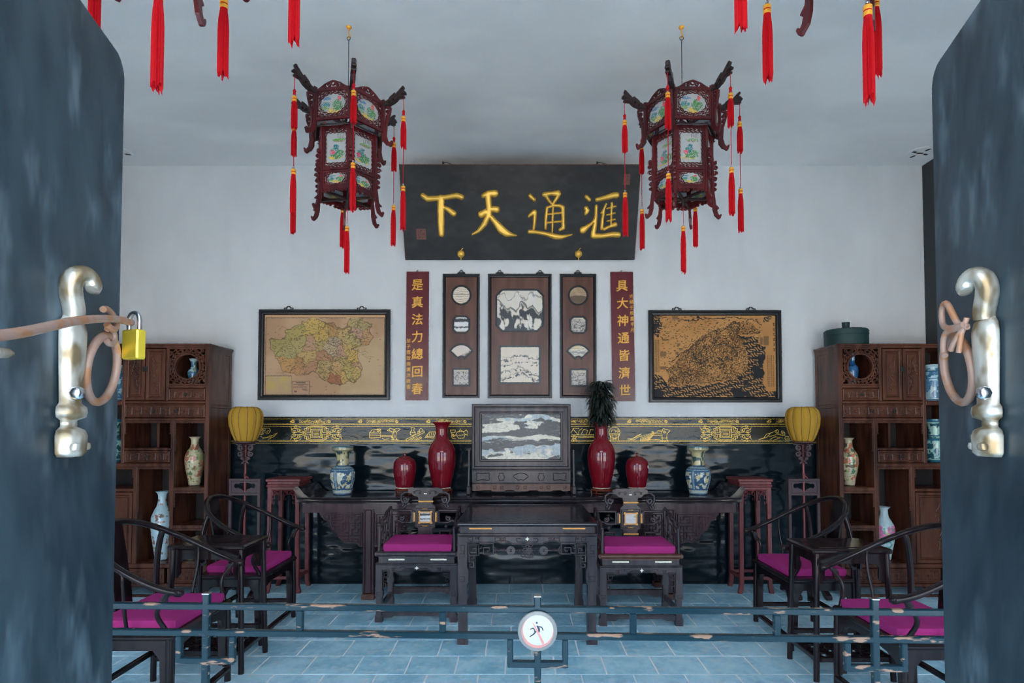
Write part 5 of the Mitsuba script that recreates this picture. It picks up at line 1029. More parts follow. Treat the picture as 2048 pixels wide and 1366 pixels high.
# ================================================================== horseshoe chairs and the small tables between them
def horseshoe_kit():
    k = Kit(); w = 'black_wood'; hw, d0, d1, zs = .305, -.235, .225, .49
    k.add('seat', cat(bx(-hw - .012, hw + .012, d0 - .012, d1 + .012, zs - .032, zs, .012), bx(-hw + .055, hw - .055, d0 + .05, d1 - .05, zs - .004, zs + .002, .001)), w)
    half = [(-.315, -.300, .705), (-.338, -.255, .712), (-.352, -.16, .745), (-.350, -.03, .805), (-.318, .10, .875), (-.235, .205, .945), (-.12, .262, .990)]
    pts = half + [(0, .280, 1.005)] + [(-x, y, z) for x, y, z in half[::-1]]
    cv = spline(pts, 70); rad = np.full(70, .0175); rad[:3] = rad[-3:] = (.0215); rad[0] = rad[-1] = .012
    k.add('horseshoe_rail', tube(cv, rad, 12), w, True, label='curved horseshoe back and arm rail')
    # back splat, gently curved
    n = 14; zz = np.linspace(zs - .005, .992, n); yy = np.interp(zz, [zs, .62, .80, 1.0], [.205, .215, .245, .278]); V, Fq = [], []
    for y, z in zip(yy, zz): V += [(-.072, y, z), (.072, y, z), (.072, y + .012, z), (-.072, y + .012, z)]
    for i in range(n - 1):
        for a in range(4):
            b = (a + 1) % 4; Fq += [[i * 4 + a, i * 4 + b, i * 4 + 4 + b], [i * 4 + a, i * 4 + 4 + b, i * 4 + 4 + a]]
    Fq += [[0, 2, 1], [0, 3, 2], [n * 4 - 4, n * 4 - 3, n * 4 - 2], [n * 4 - 4, n * 4 - 2, n * 4 - 1]]
    k.add('splat', (np.array(V), np.array(Fq)), w)
    def on_rail(y, s):      # the rail's point at depth y on side s
        h = cv[cv[:, 0] * s > 0]; return h[np.argmin(np.abs(h[:, 1] - y) + (h[:, 2] > .99))]
    for s in (-1, 1):
        k.add('front_leg', tube([(s * .300, -.228, 0), (s * .300, -.226, .24), (s * .296, -.222, zs - .02)], .0185, 10), w, True)
        b = on_rail(.17, s)
        k.add('back_leg', tube(spline([(s * .300, .222, 0), (s * .298, .218, .3), (s * .296, .213, zs), (s * .290, .208, .7), tuple(b)], 16), .0170, 10), w, True)
        p = on_rail(-.245, s)
        k.add('arm_support', tube(spline([(s * .292, -.205, zs - .01), (s * .300, -.190, .53), (s * .325, -.172, .60), (s * .332, -.205, .66), tuple(p)], 20), np.linspace(.0125, .0105, 20), 10), w, True, label='goose neck arm support')
        q = on_rail(-.02, s)
        k.add('side_spindle', tube(spline([(s * .296, -.01, zs - .01), (s * .310, -.005, .56), (s * .338, -.012, .67), tuple(q)], 16), .009, 8), w, True)
        sp = Polygon([(-.0, .0), (.022, -.002), (.036, -.02), (.038, -.042), (.030, -.060), (.018, -.07), (.009, -.056), (.004, -.034)])
        m = extr(affinity.translate(sp, 0, 0), -.007, .007)
        k.add('arm_bracket', (np.stack([s * .330 + m[0][:, 1], p[1] + .01 + m[0][:, 0], .70 + m[0][:, 2]], 1), m[1][:, ::-1]), w)
        g = Polygon([(d0 + .02, zs - .03), (d1 - .02, zs - .03), (d1 - .02, .16), (d1 - .045, .16), (d1 - .055, .36), (d1 - .09, .405), (d0 + .10, .405), (d0 + .065, .36), (d0 + .055, .10), (d0 + .02, .10)])
        m = extr(g, -.007, .007); k.add('side_apron', (np.stack([s * .288 + m[0][:, 1], m[0][:, 0], m[0][:, 2]], 1), m[1][:, ::-1]), w)
        k.add('side_stretcher', bx(s * .288, s * .312, d0, d1, .120, .150, .004), w)
    g = Polygon([(-.29, zs - .03), (.29, zs - .03), (.29, .10), (.262, .10), (.255, .34), (.235, .385), (.17, .405), (.10, .412), (-.10, .412), (-.17, .405), (-.235, .385), (-.255, .34), (-.262, .10), (-.29, .10)])
    k.add('front_apron', extr(g, d0 + .006, d0 + .020), w)
    k.add('back_apron', bx(-.29, .29, d1 - .02, d1 - .006, .41, zs - .03), w)
    k.add('foot_rail', bx(-.30, .30, d0 - .012, d0 + .026, .060, .088, .006), w); k.add('back_stretcher', bx(-.29, .29, d1 - .02, d1 + .004, .165, .195, .004), w)
    return k
HK = horseshoe_kit()
for x, y, rz, lab, dx in ((-2.035, 4.49, 90, 'black horseshoe armchair at the left, farther from the railing', .01), (-1.985, 3.31, 90, 'black horseshoe armchair at the left, nearest the railing and the door leaf', .01), (2.11, 4.39, -90, 'black horseshoe armchair at the right, farther from the railing', .01), (2.10, 3.19, -90, 'black horseshoe armchair at the right, nearest the railing and the door leaf', .01)):
    HK.place('horseshoe_chair', lab, 'armchair', (x, y, 0), rz)
    cushion(.50, .41, .055, int(abs(x * 10) + y * 10)).place('seat_cushion', 'magenta seat cushion on the horseshoe armchair at the ' + lab[30:].replace(' and the door leaf', ''), 'cushion', (x + (.015 if x < 0 else -.015), y + .005, .4925), rz + 90 - 90)
def side_table_kit():
    k = Kit(); w = 'black_wood'; a, b, H = .245, .185, .795
    k.add('table_top', cat(bx(-a, a, -b, b, H - .030, H, .011), bx(-a + .06, a - .06, -b + .05, b - .05, H - .003, H + .0025, .001)), w)
    for sx in (-1, 1):
        for sy in (-1, 1): k.add('leg', tube([(sx * (a - .012), sy * (b - .010), 0), (sx * (a - .022), sy * (b - .018), .4), (sx * (a - .032), sy * (b - .026), H - .025)], .0175, 10), w, True)
    g = Polygon([(-a + .03, H - .03), (a - .03, H - .03), (a - .035, H - .17), (a - .045, H - .205), (a - .065, H - .205), (a - .080, H - .18), (a - .080, H - .115), (a - .10, H - .092), (-a + .10, H - .092), (-a + .080, H - .115), (-a + .080, H - .18), (-a + .065, H - .205), (-a + .045, H - .205), (-a + .035, H - .17)])
    for s in (-1, 1): k.add('apron', extr(g, s * (b - .03) - .006, s * (b - .03) + .006), w)
    for s in (-1, 1):
        m = extr(Polygon([(-b + .03, H - .03), (b - .03, H - .03), (b - .05, H - .19), (b - .085, H - .19), (b - .085, H - .115), (b - .10, H - .092), (-b + .10, H - .092), (-b + .085, H - .115), (-b + .085, H - .19), (-b + .05, H - .19)]), -.006, .006)
        k.add('side_apron', (np.stack([s * (a - .038) + m[0][:, 1], m[0][:, 0], m[0][:, 2]], 1), m[1][:, ::-1]), w)
    for s in (-1, 1):
        k.add('shelf_rail', bx(-a + .02, a - .02, s * (b - .016) - .011, s * (b - .016) + .011, .115, .145, .004), w); k.add('shelf_rail', bx(s * (a - .018) - .011, s * (a - .018) + .011, -b + .02, b - .02, .115, .145, .004), w)
    m = extr(rlines([scroll(x, z, .034, x * 40, 1.2, 1 if i % 2 else -1) for i, (x, z) in enumerate([(x, z) for x in np.linspace(-a + .06, a - .06, 6) for z in (-.10, -.033, .033, .10)])] + [[(-a + .03, z), (a - .03, z)] for z in (-.067, 0, .067)] + [[(x, -b + .02), (x, b - .02)] for x in (-.10, 0, .10)], .011), .124, .136)
    k.add('shelf_lattice', (m[0][:, [0, 2, 1]], m[1][:, ::-1]), w, label='open lattice shelf near the floor')
    return k
ST = side_table_kit()
ST.place('side_table', 'small black side table between the two horseshoe armchairs at the left', 'side table', (-1.955, 3.885, 0), 0)
ST.place('side_table', 'small black side table between the two horseshoe armchairs at the right', 'side table', (2.04, 3.775, 0), 0)

# ================================================================== red plant stands
def stand_kit():
    k = Kit(); w = 'red_wood'; a, H = .150, 1.052
    k.add('stand_top', cat(bx(-a - .012, a + .012, -a - .012, a + .012, H - .028, H, .006), bx(-a + .002, a - .002, -a + .002, a - .002, H - .052, H - .027, .002)), w); k.add('waist', bx(-a - .008, a + .008, -a - .008, a + .008, H - .078, H - .052, .008), w)
    for sx in (-1, 1):
        for sy in (-1, 1):
            g = Polygon([(a - .004, H - .078), (a - .002, .10), (a + .004, .05), (a + .012, .02), (a + .014, 0), (a - .022, 0), (a - .024, .018), (a - .034, .05), (a - .036, .10), (a - .040, H - .078)])
            m = extr(g, -.018, .018); m = (m[0] * [1, 1, 1] + [0, a - .022, 0], m[1]); m = m if sx > 0 else mir(m, 0); m = m if sy > 0 else mir(m, 1)
            k.add('leg', m, w)
    L = [sq_spiral(-.10, -.012, .030, 1, -1), [(-.108, 0), (-.108, -.125), (-.088, -.125), (-.088, -.105)], [(-.108, -.050), (-.085, -.050), (-.085, -.080), (-.10, -.080)], [(-.07, -.004), (-.035, -.004), (-.035, -.038), (-.058, -.038), (-.058, -.02)], [(-.018, 0), (-.018, -.024), (-.04, -.024)]]
    L += [[(-x, z) for x, z in l] for l in L]; L.append([(-.108, 0), (.108, 0)])
    for s in (0, 90, 180, 270): k.add('fret_apron', rot(mv(cat(rods(L, .0052, 0, 6), bx(-.112, .112, -.008, .008, .006, .026)), (0, -a + .012, H - .105)), [0, 0, 1], s), w, label='squared fretwork under the top')
    def low(s): return rot(cat(extr(Polygon([(-.125, .155), (.125, .155), (.125, .118), (.10, .128), (-.10, .128), (-.125, .118)]), -a + .006, -a + .024)), [0, 0, 1], s)
    for s in (0, 90, 180, 270): k.add('stretcher', low(s), w)
    return k
PS = stand_kit()
PS.place('plant_stand', 'tall red lacquered plant stand at the left end of the altar table', 'plant stand', (-2.165, 5.600, 0))
PS.place('plant_stand', 'tall red lacquered plant stand at the right end of the altar table', 'plant stand', (2.195, 5.590, 0))

# ================================================================== standing lamps
def lamp_kit():
    k = Kit(); w = 'lamp_wood'; prof = [(.060, 1.395), (.085, 1.40), (.104, 1.43), (.128, 1.49), (.146, 1.56), (.150, 1.62), (.138, 1.675), (.108, 1.708), (.075, 1.716)]
    n, m = 144, 26; body = lathe(prof, n, m); v = body[0].copy(); th = np.arctan2(v[:, 1], v[:, 0]); sc_ = 1 - .045 * np.abs(np.cos(th * 6)) ** 3
    v[:, 0] *= sc_; v[:, 1] *= sc_; cap = len(v) - 2; body = (v[:cap], body[1][(body[1] < cap).all(1)])
    k.add('shade', body, 'shade', True, label='ribbed yellow silk shade')
    from scipy.interpolate import PchipInterpolator
    p = np.array(prof); d = np.r_[0, np.cumsum(np.linalg.norm(np.diff(p, axis=0), axis=1))]; pp = PchipInterpolator(d, p)(np.linspace(0, d[-1], 22))
    for i in range(12):
        a = i * math.pi / 6; k.add('shade__seam', tube(np.stack([pp[:, 0] * .957 * math.cos(a), pp[:, 0] * .957 * math.sin(a), pp[:, 1]], 1), .0022, 5), w)
    k.add('saucer', lathe([(.001, 1.372), (.06, 1.374), (.095, 1.385), (.112, 1.392), (.112, 1.397), (.001, 1.397)], 28), w, 40)
    sc = rlines([scroll(.045, 1.34, .026, 1.2, 1.4, -1, 18), scroll(.048, 1.285, .026, 2.0, 1.4, 1, 18), scroll(.022, 1.24, .018, 0, 1.2), [(.012, 1.37), (.085, 1.372)], [(.014, 1.25), (.014, 1.21), (.03, 1.20)]], .011)
    for i in range(4): k.add('scroll_bracket', rot(extr(sc, -.006, .006), [0, 0, 1], 90 * i), w)
    k.add('pole', tube([(0, 0, .10), (0, 0, 1.375)], .0115, 12), 'red_wood', 40)
    for s in (-1, 1): k.add('frame_post', bx(s * .117, s * .145, -.014, .014, .05, 1.055, .004), w)
    hole = stroke([(-.075, .992, .022), (0, .992, .030), (.075, .992, .022)]).union(stroke([(0, .97, .025), (0, 1.0, .02)])).difference(unary_union([Point(s * .062, .955).buffer(.022) for s in (-1, 1)])).difference(unary_union([Point(s * .062, 1.03).buffer(.02) for s in (-1, 1)]))
    k.add('pierced_panel', cat(extr(sbox(-.12, .93, .12, 1.045).difference(hole), -.007, .007), bx(-.145, .145, -.015, .015, 1.035, 1.06, .004), bx(-.13, .13, -.014, .014, .905, .93, .003)), w, label='pierced wooden panel')
    k.add('cross_rail', bx(-.13, .13, -.012, .012, .10, .13, .003), w)
    ft = stroke([(-.16, .025, .022), (-.12, .04, .026), (-.06, .075, .018), (0, .085, .018), (.06, .075, .018), (.12, .04, .026), (.16, .025, .022)]).intersection(sbox(-1, 0.0, 1, 1))
    m = extr(ft, -.02, .02)
    for s in (-1, 1): k.add('foot', (np.stack([s * .131 + m[0][:, 1], m[0][:, 0], m[0][:, 2]], 1), m[1][:, ::-1]), 'black_wood', label='curved foot')
    k.add('slide_peg', tube(spline([(.03, 0, 1.06), (.02, -.012, 1.075), (.0, -.014, 1.09), (.01, -.01, 1.10)], 8), .008, 8), 'red_wood')
    return k
LPK = lamp_kit()
LPK.place('standing_lamp', 'standing lamp with a ribbed yellow shade at the left, beside the red plant stand', 'lamp', (-2.495, 5.40, 0))
LPK.place('standing_lamp', 'standing lamp with a ribbed yellow shade at the right, beside the red plant stand', 'lamp', (2.620, 5.40, 0))
# ================================================================== table screen
def screen_kit():
    k = Kit(); w = 'carved_wood'; X = lambda u: (u - 762) / 1459; Z = lambda v: (1285 - v) / 1459; P2 = lambda l: [(X(u), Z(v)) for u, v in l]
    zc, hh = (Z(62) + Z(950)) / 2, Z(62) - Z(950); W = X(1435) - X(88)
    k.add('frame', frame(W, hh, [(0, .02), (0, -.018), (.006, -.022), (.022, -.022), (.030, -.012), (.042, -.010), (.070, -.010), (.078, -.006), (.090, -.006), (.094, .0), (.094, .02)], 0, zc), w, label='moulded dark frame')
    g, u, w_ = grid(X(214), X(1311), Z(821), Z(189), .004, 300, 176)
    k.add('marble_plate', g, 'vc_satin', color=marble(u, w_, 1.72, 'wave', 17), label='black and white wavy dream stone')
    k.add('back_board', bx(-W / 2 + .03, W / 2 - .03, .008, .02, Z(920), Z(90)), w)
    k.add('lower_panel', cat(bx(X(88), X(1437), -.012, .02, Z(1140), Z(958), .003), bx(X(86), X(1440), -.018, .024, Z(972), Z(950), .005), bx(X(86), X(1440), -.018, .024, Z(1150), Z(1130), .005)), w)
    sh = [Polygon(P2([(150, 1005), (160, 1000), (240, 1008), (322, 1000), (330, 1008), (322, 1050), (330, 1092), (320, 1100), (240, 1092), (160, 1100), (150, 1092), (158, 1050)])), affinity.scale(affinity.translate(fan_poly(.072, .070), X(757), Z(1052)), 1, 1),
          Polygon(P2([(455, 1005), (528, 1005), (515, 1025), (535, 1050), (530, 1075), (512, 1090), (530, 1105), (455, 1105), (470, 1090), (452, 1075), (448, 1050), (468, 1025)]))]
    sh += [affinity.scale(s, -1, 1, origin=(X(762), 0)) for s in (sh[0], sh[2])]
    for s in sh: k.add('cartouche', rods([list(s.exterior.coords)], .0035, -.012), 'frame_black', 50)
    ap = Polygon(P2([(95, 1148), (1430, 1148), (1430, 1245), (1330, 1250), (1300, 1235), (1190, 1240), (1160, 1250), (1000, 1250), (980, 1236), (870, 1236), (850, 1250), (680, 1250), (660, 1236), (550, 1238), (530, 1250), (370, 1250), (350, 1236), (200, 1240), (120, 1245), (95, 1240)]))
    ls = [sq_spiral(X(u), Z(1215), .026, s) for u, s in ((155, 1), (420, -1), (475, 1), (735, -1), (795, 1), (1055, -1), (1110, 1), (1375, -1))]
    k.add('apron', cat(extr(ap, -.008, .012), rods(ls, .0032, -.008, 6, ap)), 'panel_wood', label='reddish apron carved with small scrolls')
    for s in (-1, 1):
        k.add('foot', cat(bx(s * .468, s * .508, -.085, .085, .002, .078, .008), bx(s * .476, s * .500, -.05, .05, .075, .10, .004)), w)
        b = unary_union([Polygon([(-.075, .08), (.075, .08), (.06, .16), (.045, .24), (.035, .32), (.03, .41), (-.03, .41), (-.035, .32), (-.045, .24), (-.06, .16)]).difference(unary_union([Point(0, z).buffer(r) for z, r in ((.14, .026), (.215, .020), (.285, .016), (.35, .013))]))])
        m = extr(b, -.007, .007); k.add('standing_bracket', (np.stack([s * .486 + m[0][:, 1], m[0][:, 0], m[0][:, 2]], 1), m[1][:, ::-1]), w)
    return k
screen_kit().place('table_screen', 'framed black and white marble table screen in the middle of the altar table', 'table screen', (.035, 5.51, AT))

# ================================================================== vases
def vase_stand(r, m='lamp_wood', h=.058):
    k = [lathe([(r * .3, h - .026), (r * .98, h - .026), (r * 1.02, h - .020), (r * .96, h - .012), (r * .86, h - .006), (r * .86, h), (.001, h)], 36)]
    for i in range(5):
        a = i * 2 * math.pi / 5 + .3; k.append(tube(spline([(r * .9 * math.cos(a), r * .9 * math.sin(a), h - .022), (r * .98 * math.cos(a), r * .98 * math.sin(a), h * .36), (r * .90 * math.cos(a), r * .90 * math.sin(a), .010), (r * 1.0 * math.cos(a), r * 1.0 * math.sin(a), .004)], 8), .006, 7))
    k.append(lathe([(r * .80, .010), (r * .95, .010), (r * .95, .016), (r * .80, .016)], 30)); return cat(k)
mat('stand_wood', principled((0.13, .025, .012), 0.22))
mat('foot_rim', principled((0.62, .55, .42), 0.5))
TV = [(.078, 0), (.083, .012), (.090, .05), (.105, .12), (.120, .20), (.1265, .27), (.124, .33), (.108, .39), (.082, .43), (.061, .462), (.0545, .50), (.0545, .54), (.062, .575), (.076, .596), (.088, .604), (.088, .612), (.080, .613), (.06, .585), (.04, .55), (.001, .548)]
JV = [(.074, 0), (.080, .015), (.090, .07), (.101, .13), (.1045, .18), (.101, .225), (.088, .258), (.065, .276), (.050, .281), (.049, .286), (.030, .292), (.012, .295), (.010, .300), (.010, .318), (.012, .322), (.001, .324)]
def red_vase_kit():
    k = Kit(); k.add('body', mv(lathe(TV, 56, 70), (0, 0, .058)), 'red_glaze', 60); k.add('foot_rim', lathe([(.0785, .056), (.0825, .058), (.0825, .064), (.079, .066)], 40), 'foot_rim', 40); k.add('wooden_stand', vase_stand(.098), 'stand_wood', 40, label='reddish wooden stand'); return k
def jar_kit(tag):
    k = Kit(); k.add('body', mv(lathe(JV[:10], 56, 46), (0, 0, .058)), 'red_glaze', 60); k.add('lid', mv(lathe([(.053, .279), (.056, .283), *JV[10:]], 40, 30), (0, 0, .058)), 'red_glaze', 60); k.add('foot_rim', lathe([(.0755, .056), (.0795, .058), (.0795, .066), (.076, .068)], 40), 'foot_rim', 40); k.add('wooden_stand', vase_stand(.090), 'stand_wood', 40, label='reddish wooden stand')
    if tag: k.add('paper_tag', rot(mv(rot(bx(-.010, .010, -.0015, .0015, -.013, .013), [0, 1, 0], 18), (0, -.1045, .255)), [0, 0, 1], 62), 'sign_white', label='small pale paper tag')
    return k
RV = red_vase_kit()
RV.place('tall_vase', 'tall oxblood red vase without anything in it, left of the table screen', 'vase', (-.706, 5.49, AT)); RV.place('tall_vase', 'tall oxblood red vase holding the feather duster, right of the table screen', 'vase', (.782, 5.49, AT))
jar_kit(False).place('lidded_jar', 'oxblood red lidded jar on a stand, left of the tall vases', 'jar', (-1.050, 5.49, AT)); jar_kit(True).place('lidded_jar', 'oxblood red lidded jar with a small paper tag, right of the tall vases', 'jar', (1.114, 5.49, AT))
def painted(prof, n, m, fn):
    g = lathe(prof, n, m); v = g[0]; th = np.arctan2(v[:, 1], v[:, 0]); h = max(p[1] for p in prof); return g, np.clip(fn(th, v[:, 2] / h, v), .004, .95)
def bluewhite(seed, ground=(.55, .56, .46), blue=(.035, .085, .16), neck=(.45, .38, .20)):
    def fn(th, z, v):
        q = np.stack([np.cos(th) * 2.2, np.sin(th) * 2.2, z * 7 + seed], 1); n = nfbm(q * 1.4, 4, seed); f = nfbm(q * 4, 3, seed + 2)
        c = np.tile(np.array([.16, .26, .33]), (len(th), 1)); c = lp(c, np.tile([.30, .38, .40], (len(th), 1)), smooth(.4, .6, f))
        ph = ((th + .35 * seed + math.pi) / (math.pi / 2)) % 1; pan = (z > .13) & (z < .47) & (np.abs(ph - .5) < .40)
        e = (z > .115) & (z < .49) & (np.abs(ph - .5) < .44) & ~pan
        c[pan] = ground; leaf = pan & (n + .35 * (f - .5) > .50); c[leaf] = blue; ye = pan & (nfbm(q * 2 + 9, 3, seed + 4) > .60); c[ye] = np.array([.50, .42, .20]) * (.7 + .6 * f[ye])[:, None]
        c[e] = np.array(blue) * 1.3
        nk = (z > .60) & (z < .90); c[nk] = neck; c[nk & (n > .53)] = np.array([.05, .085, .085]); c[(z > .90)] = np.array([.30, .27, .16]); c[(z > .965)] = np.array([.10, .17, .20])
        for a, b in ((.52, .545), (.575, .60), (.49, .50), (.10, .115), (.0, .02)): c[(z > a) & (z < b)] = np.array(blue)
        st = (z > .035) & (z < .095); c[st] = ground; c[st & (np.abs((th * 18 / math.pi + z * 30) % 1 - .5) < .13)] = blue
        return c
    return fn
BV = [(.076, 0), (.080, .008), (.084, .03), (.097, .085), (.111, .145), (.1135, .185), (.106, .222), (.090, .245), (.066, .258), (.056, .275), (.0545, .31), (.058, .355), (.066, .385), (.088, .405), (.096, .412), (.096, .440), (.090, .446), (.07, .42), (.04, .39), (.001, .388)]
for x, sd, lab in ((-1.630, 1, 'blue and cream painted vase near the left end of the altar table'), (1.682, 2, 'blue and cream painted vase near the right end of the altar table')):
    k = Kit(); g, c = painted(BV, 220, 190, bluewhite(sd)); k.add('', g, 'vc_gloss', True, color=c); k.place('painted_vase', lab, 'vase', (x, 5.49, AT + .0005))
# feather duster in the right tall vase
def duster():
    k = Kit(); r = np.random.default_rng(6); V, Fq = [], []
    z0, z1 = 0.02, .40
    def blade(p, d, L, w, droop, tw):
        n = 6; s = np.cross(d, [0, 0, 1.0]); s /= np.linalg.norm(s) + 1e-9; s = s * math.cos(tw) + np.cross(d, s) * math.sin(tw); q = np.array(p, float); dd = np.array(d, float); b = len(V)
        for i in range(n):
            t = i / (n - 1); ww = w * (math.sin(math.pi * min(1, t * .86 + .10)) ** .7); V.append(q + s * ww); V.append(q - s * ww); dd = dd + np.array([0, 0, -droop]); dd /= np.linalg.norm(dd); q = q + dd * L / (n - 1)
        for i in range(n - 1): a = b + 2 * i; Fq.append([a, a + 1, a + 3]); Fq.append([a, a + 3, a + 2])
    for i in range(460):
        z = z0 + (z1 - z0 - .02) * (i / 460) ** .9; a = r.uniform(0, 2 * math.pi); up = .9 if z > .30 else .45; d = np.array([math.cos(a), math.sin(a), up + r.uniform(-.2, .3)]); d /= np.linalg.norm(d)
        blade((.012 * math.cos(a), .012 * math.sin(a), z), d, r.uniform(.13, .20) * (1.0 if z > .05 else .8), r.uniform(.008, .015), r.uniform(.33, .50), r.uniform(-.6, .6))
    k.add('plumage', (np.array(V), np.array(Fq)), 'feather', label='drooping black green feathers', kind='stuff'); k.add('handle', tube([(0, 0, -.25), (0, 0, z1 - .02)], .009, 8), 'panel_wood'); return k
duster().place('feather_duster', 'black green feather duster standing in the right tall red vase', 'feather duster', (.785, 5.49, AT + .058 + .60))

# ================================================================== curio cabinets
CD = .42
def cabinet_kit():
    """The right cabinet; x = 0 is its inner front edge, y = 0 its front plane."""
    k = Kit(); w = 'cabinet_wood'; Wd, H = 1.145, 2.288; A = lambda u: u / 558.4 - .642; Zv = lambda v: 2.5015 - v / 558.4
    k.add('side_panel', cat(bx(.004, .022, .02, CD, .06, H - .02)), 'cabinet_wood'); k.add('side_panel', bx(Wd - .022, Wd - .004, .02, CD, .06, H - .02), w)
    k.add('side_frame', cat([bx(0, .026, CD - .05, CD, .0, H - .03, .004), bx(-.001, .026, .03, CD - .03, 1.735, 1.775, .004), bx(-.001, .026, .03, CD - .03, 1.705, 1.728, .004), bx(0, .026, .03, CD - .03, H - .075, H - .03, .004), bx(0, .026, .03, CD - .03, .10, .15, .004)]), w)
    k.add('cabinet_top', cat(bx(-.012, Wd + .012, -.012, CD + .004, H - .022, H, .005), bx(-.004, Wd + .004, -.004, CD, H - .036, H - .02)), w)
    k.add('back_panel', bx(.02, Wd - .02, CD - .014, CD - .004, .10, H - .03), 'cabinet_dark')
    for x0, x1 in ((0, .036), (Wd - .034, Wd)): k.add('corner_post', cat(bx(x0, x1, 0, .042, 0, H - .03, .006)), w)
    def stile(x0, x1, z0, z1, d=CD - .02): return cat(bx(x0, x1, .002, .03, z0, z1, .006), bx((x0 + x1) / 2 - .007, (x0 + x1) / 2 + .007, .03, d, z0, z1))
    def rail(x0, x1, z0, z1, d=CD - .02): return cat(bx(x0, x1, .000, .034, z0, z1, .007), bx(x0, x1, .03, d, z0 + .004, z1 - .004))
    c1, c2, c3 = A(790), A(803), None; lx, rx = .036, Wd - .034
    k.add('stile', stile(A(568), A(582), 1.765, H - .03), w); k.add('stile', stile(A(786), A(803), 1.20, H - .03), w)
    k.add('stile', stile(A(533), A(552), .30, 1.615), w); k.add('stile', stile(A(716), A(737), .30, 1.20), w)
    for x0, x1, z0, z1 in ((lx, A(570), Zv(344), Zv(328)), (lx, A(788), Zv(424), Zv(409)), (lx, A(788), Zv(512), Zv(496)), (A(552), A(788), Zv(660), Zv(647)), (A(550), rx, Zv(745), Zv(724)), (lx, A(535), Zv(866), Zv(846)), (lx, A(535), Zv(1054), Zv(1036)), (lx, rx, Zv(1250), Zv(1228)), (A(800), rx, Zv(432), Zv(409)), (A(735), rx, Zv(868), Zv(852)), (lx, rx, .095, .125)):
        k.add('rail', rail(x0, x1, z0, z1), w)
    k.add('top_rail', bx(lx, rx, .002, .034, Zv(140), H - .03, .004), w)
    def drawer(x0, x1, z0, z1, n, knobs, name='drawer'):
        d = k.add(name, cat(bx(x0 + .008, x1 - .008, .014, .03, z0 + .008, z1 - .008), frame(x1 - x0 - .008, z1 - z0 - .008, [(0, .03), (0, .008), (.003, .004), (.008, .003), (.013, .007), (.017, .014), (.017, .03)], (x0 + x1) / 2, (z0 + z1) / 2)), w)
        k.add(d + '__carving', rods(fret_band(x0 + .024, x1 - .024, z0 + .024, z1 - .024, n), .0048, .012), w, 50)
        for x in knobs: k.add(d + '__pull', cat(bx(x - .010, x + .010, -.003, .002, (z0 + z1) / 2 - .012, (z0 + z1) / 2 + .014, .002), mv(trimesh_sphere(.006, 8), (x, -.006, (z0 + z1) / 2 - .010))), 'iron', label='small dark metal pull')
    drawer(lx, A(570), Zv(409), Zv(344), 4, [A(480)]); drawer(lx, A(788), Zv(496), Zv(424), 8, [A(525), A(640)]); drawer(A(552), A(788), Zv(724), Zv(660), 5, [A(668)])
    for x0, x1 in ((lx, A(560)), (A(570), A(860)), (A(868), rx)): drawer(x0, x1, .125, Zv(1250), 3 if x1 - x0 < .3 else 5, [], 'base_panel')
    def door(x0, x1, z0, z1, seed):
        d = k.add('door', cat(frame(x1 - x0 - .004, z1 - z0 - .004, [(0, .026), (0, .006), (.003, .003), (.022, .003), (.026, .006), (.034, .018), (.034, .026)], (x0 + x1) / 2, (z0 + z1) / 2), bx(x0 + .03, x1 - .03, .020, .026, z0 + .03, z1 - .03), bx(x0 + .046, x1 - .046, .008, .022, z0 + .048, z1 - .048, .005)), w)
        cx = (x0 + x1) / 2; r = random.Random(seed); h = z1 - z0; ls = []
        for i in range(7):
            z = z0 + h * (.20 + .09 * i); ls += [scroll(cx + r.uniform(-.03, .03), z, r.uniform(.012, .022), r.uniform(0, 6), r.uniform(.8, 1.3), r.choice((-1, 1))), [(cx + r.uniform(-.03, .03), z), (cx + r.uniform(-.03, .03), z + h * .10)]]
        k.add(d + '__carving', cat(rods(ls, .0058, .006), *[mv(trimesh_sphere(.011, 10), (cx + r.uniform(-.035, .035), .004, z0 + h * r.uniform(.2, .8))) for _ in range(4)]), w, 40); return d
    d1 = door(A(584), A(685), Zv(407), Zv(142), 3); door(A(687), A(787), Zv(407), Zv(142), 4); door(A(738), 1.11, Zv(1226), Zv(870), 9)
    k.add(d1 + '__lock_plate', cat(bx(A(686) - .022, A(686) + .022, -.004, .003, Zv(248) - .024, Zv(248) + .024, .003), bx(A(686) - .006, A(686) + .006, -.009, 0, Zv(248) - .012, Zv(248) + .012, .002)), 'iron', label='dark square lock plate')
    # pierced panel with a round window
    x0, x1, z0, z1 = lx, A(570), Zv(328), Zv(140); cx, cz = A(472), Zv(235); R = sbox(x0, z0, x1, z1); hole = Point(cx, cz).buffer(.112, 24); r = random.Random(5); ls = []
    for a in np.arange(0, 2 * math.pi, math.pi / 12):
        for rad in (.132, .162, .195, .228):
            x, z = cx + rad * math.cos(a + rad * 9), cz + rad * math.sin(a + rad * 9)
            if R.buffer(-.008).contains(Point(x, z)): ls += [scroll(x, z, .017, r.uniform(0, 6), r.uniform(.7, 1.1), r.choice((-1, 1)), 10), [(x, z), (x + .03 * math.cos(a), z + .03 * math.sin(a))], [(x, z), (x - .02 * math.sin(a), z + .02 * math.cos(a))]]
    fil = rlines(ls, .0085).intersection(R.difference(hole))
    p = k.add('pierced_panel', cat(extr(fil, .012, .024), rods(ls, .0042, .012, 5, R.difference(hole)), extr(R.difference(R.buffer(-.010, join_style='mitre')), .008, .028)), w, label='openwork panel of carved leaves')
    k.add(p + '__round_window', cat(extr(hole.buffer(.010).difference(hole), .004, .028), extr(hole.buffer(.006).difference(hole.buffer(-.003)), .000, .030)), w, label='round window ring')
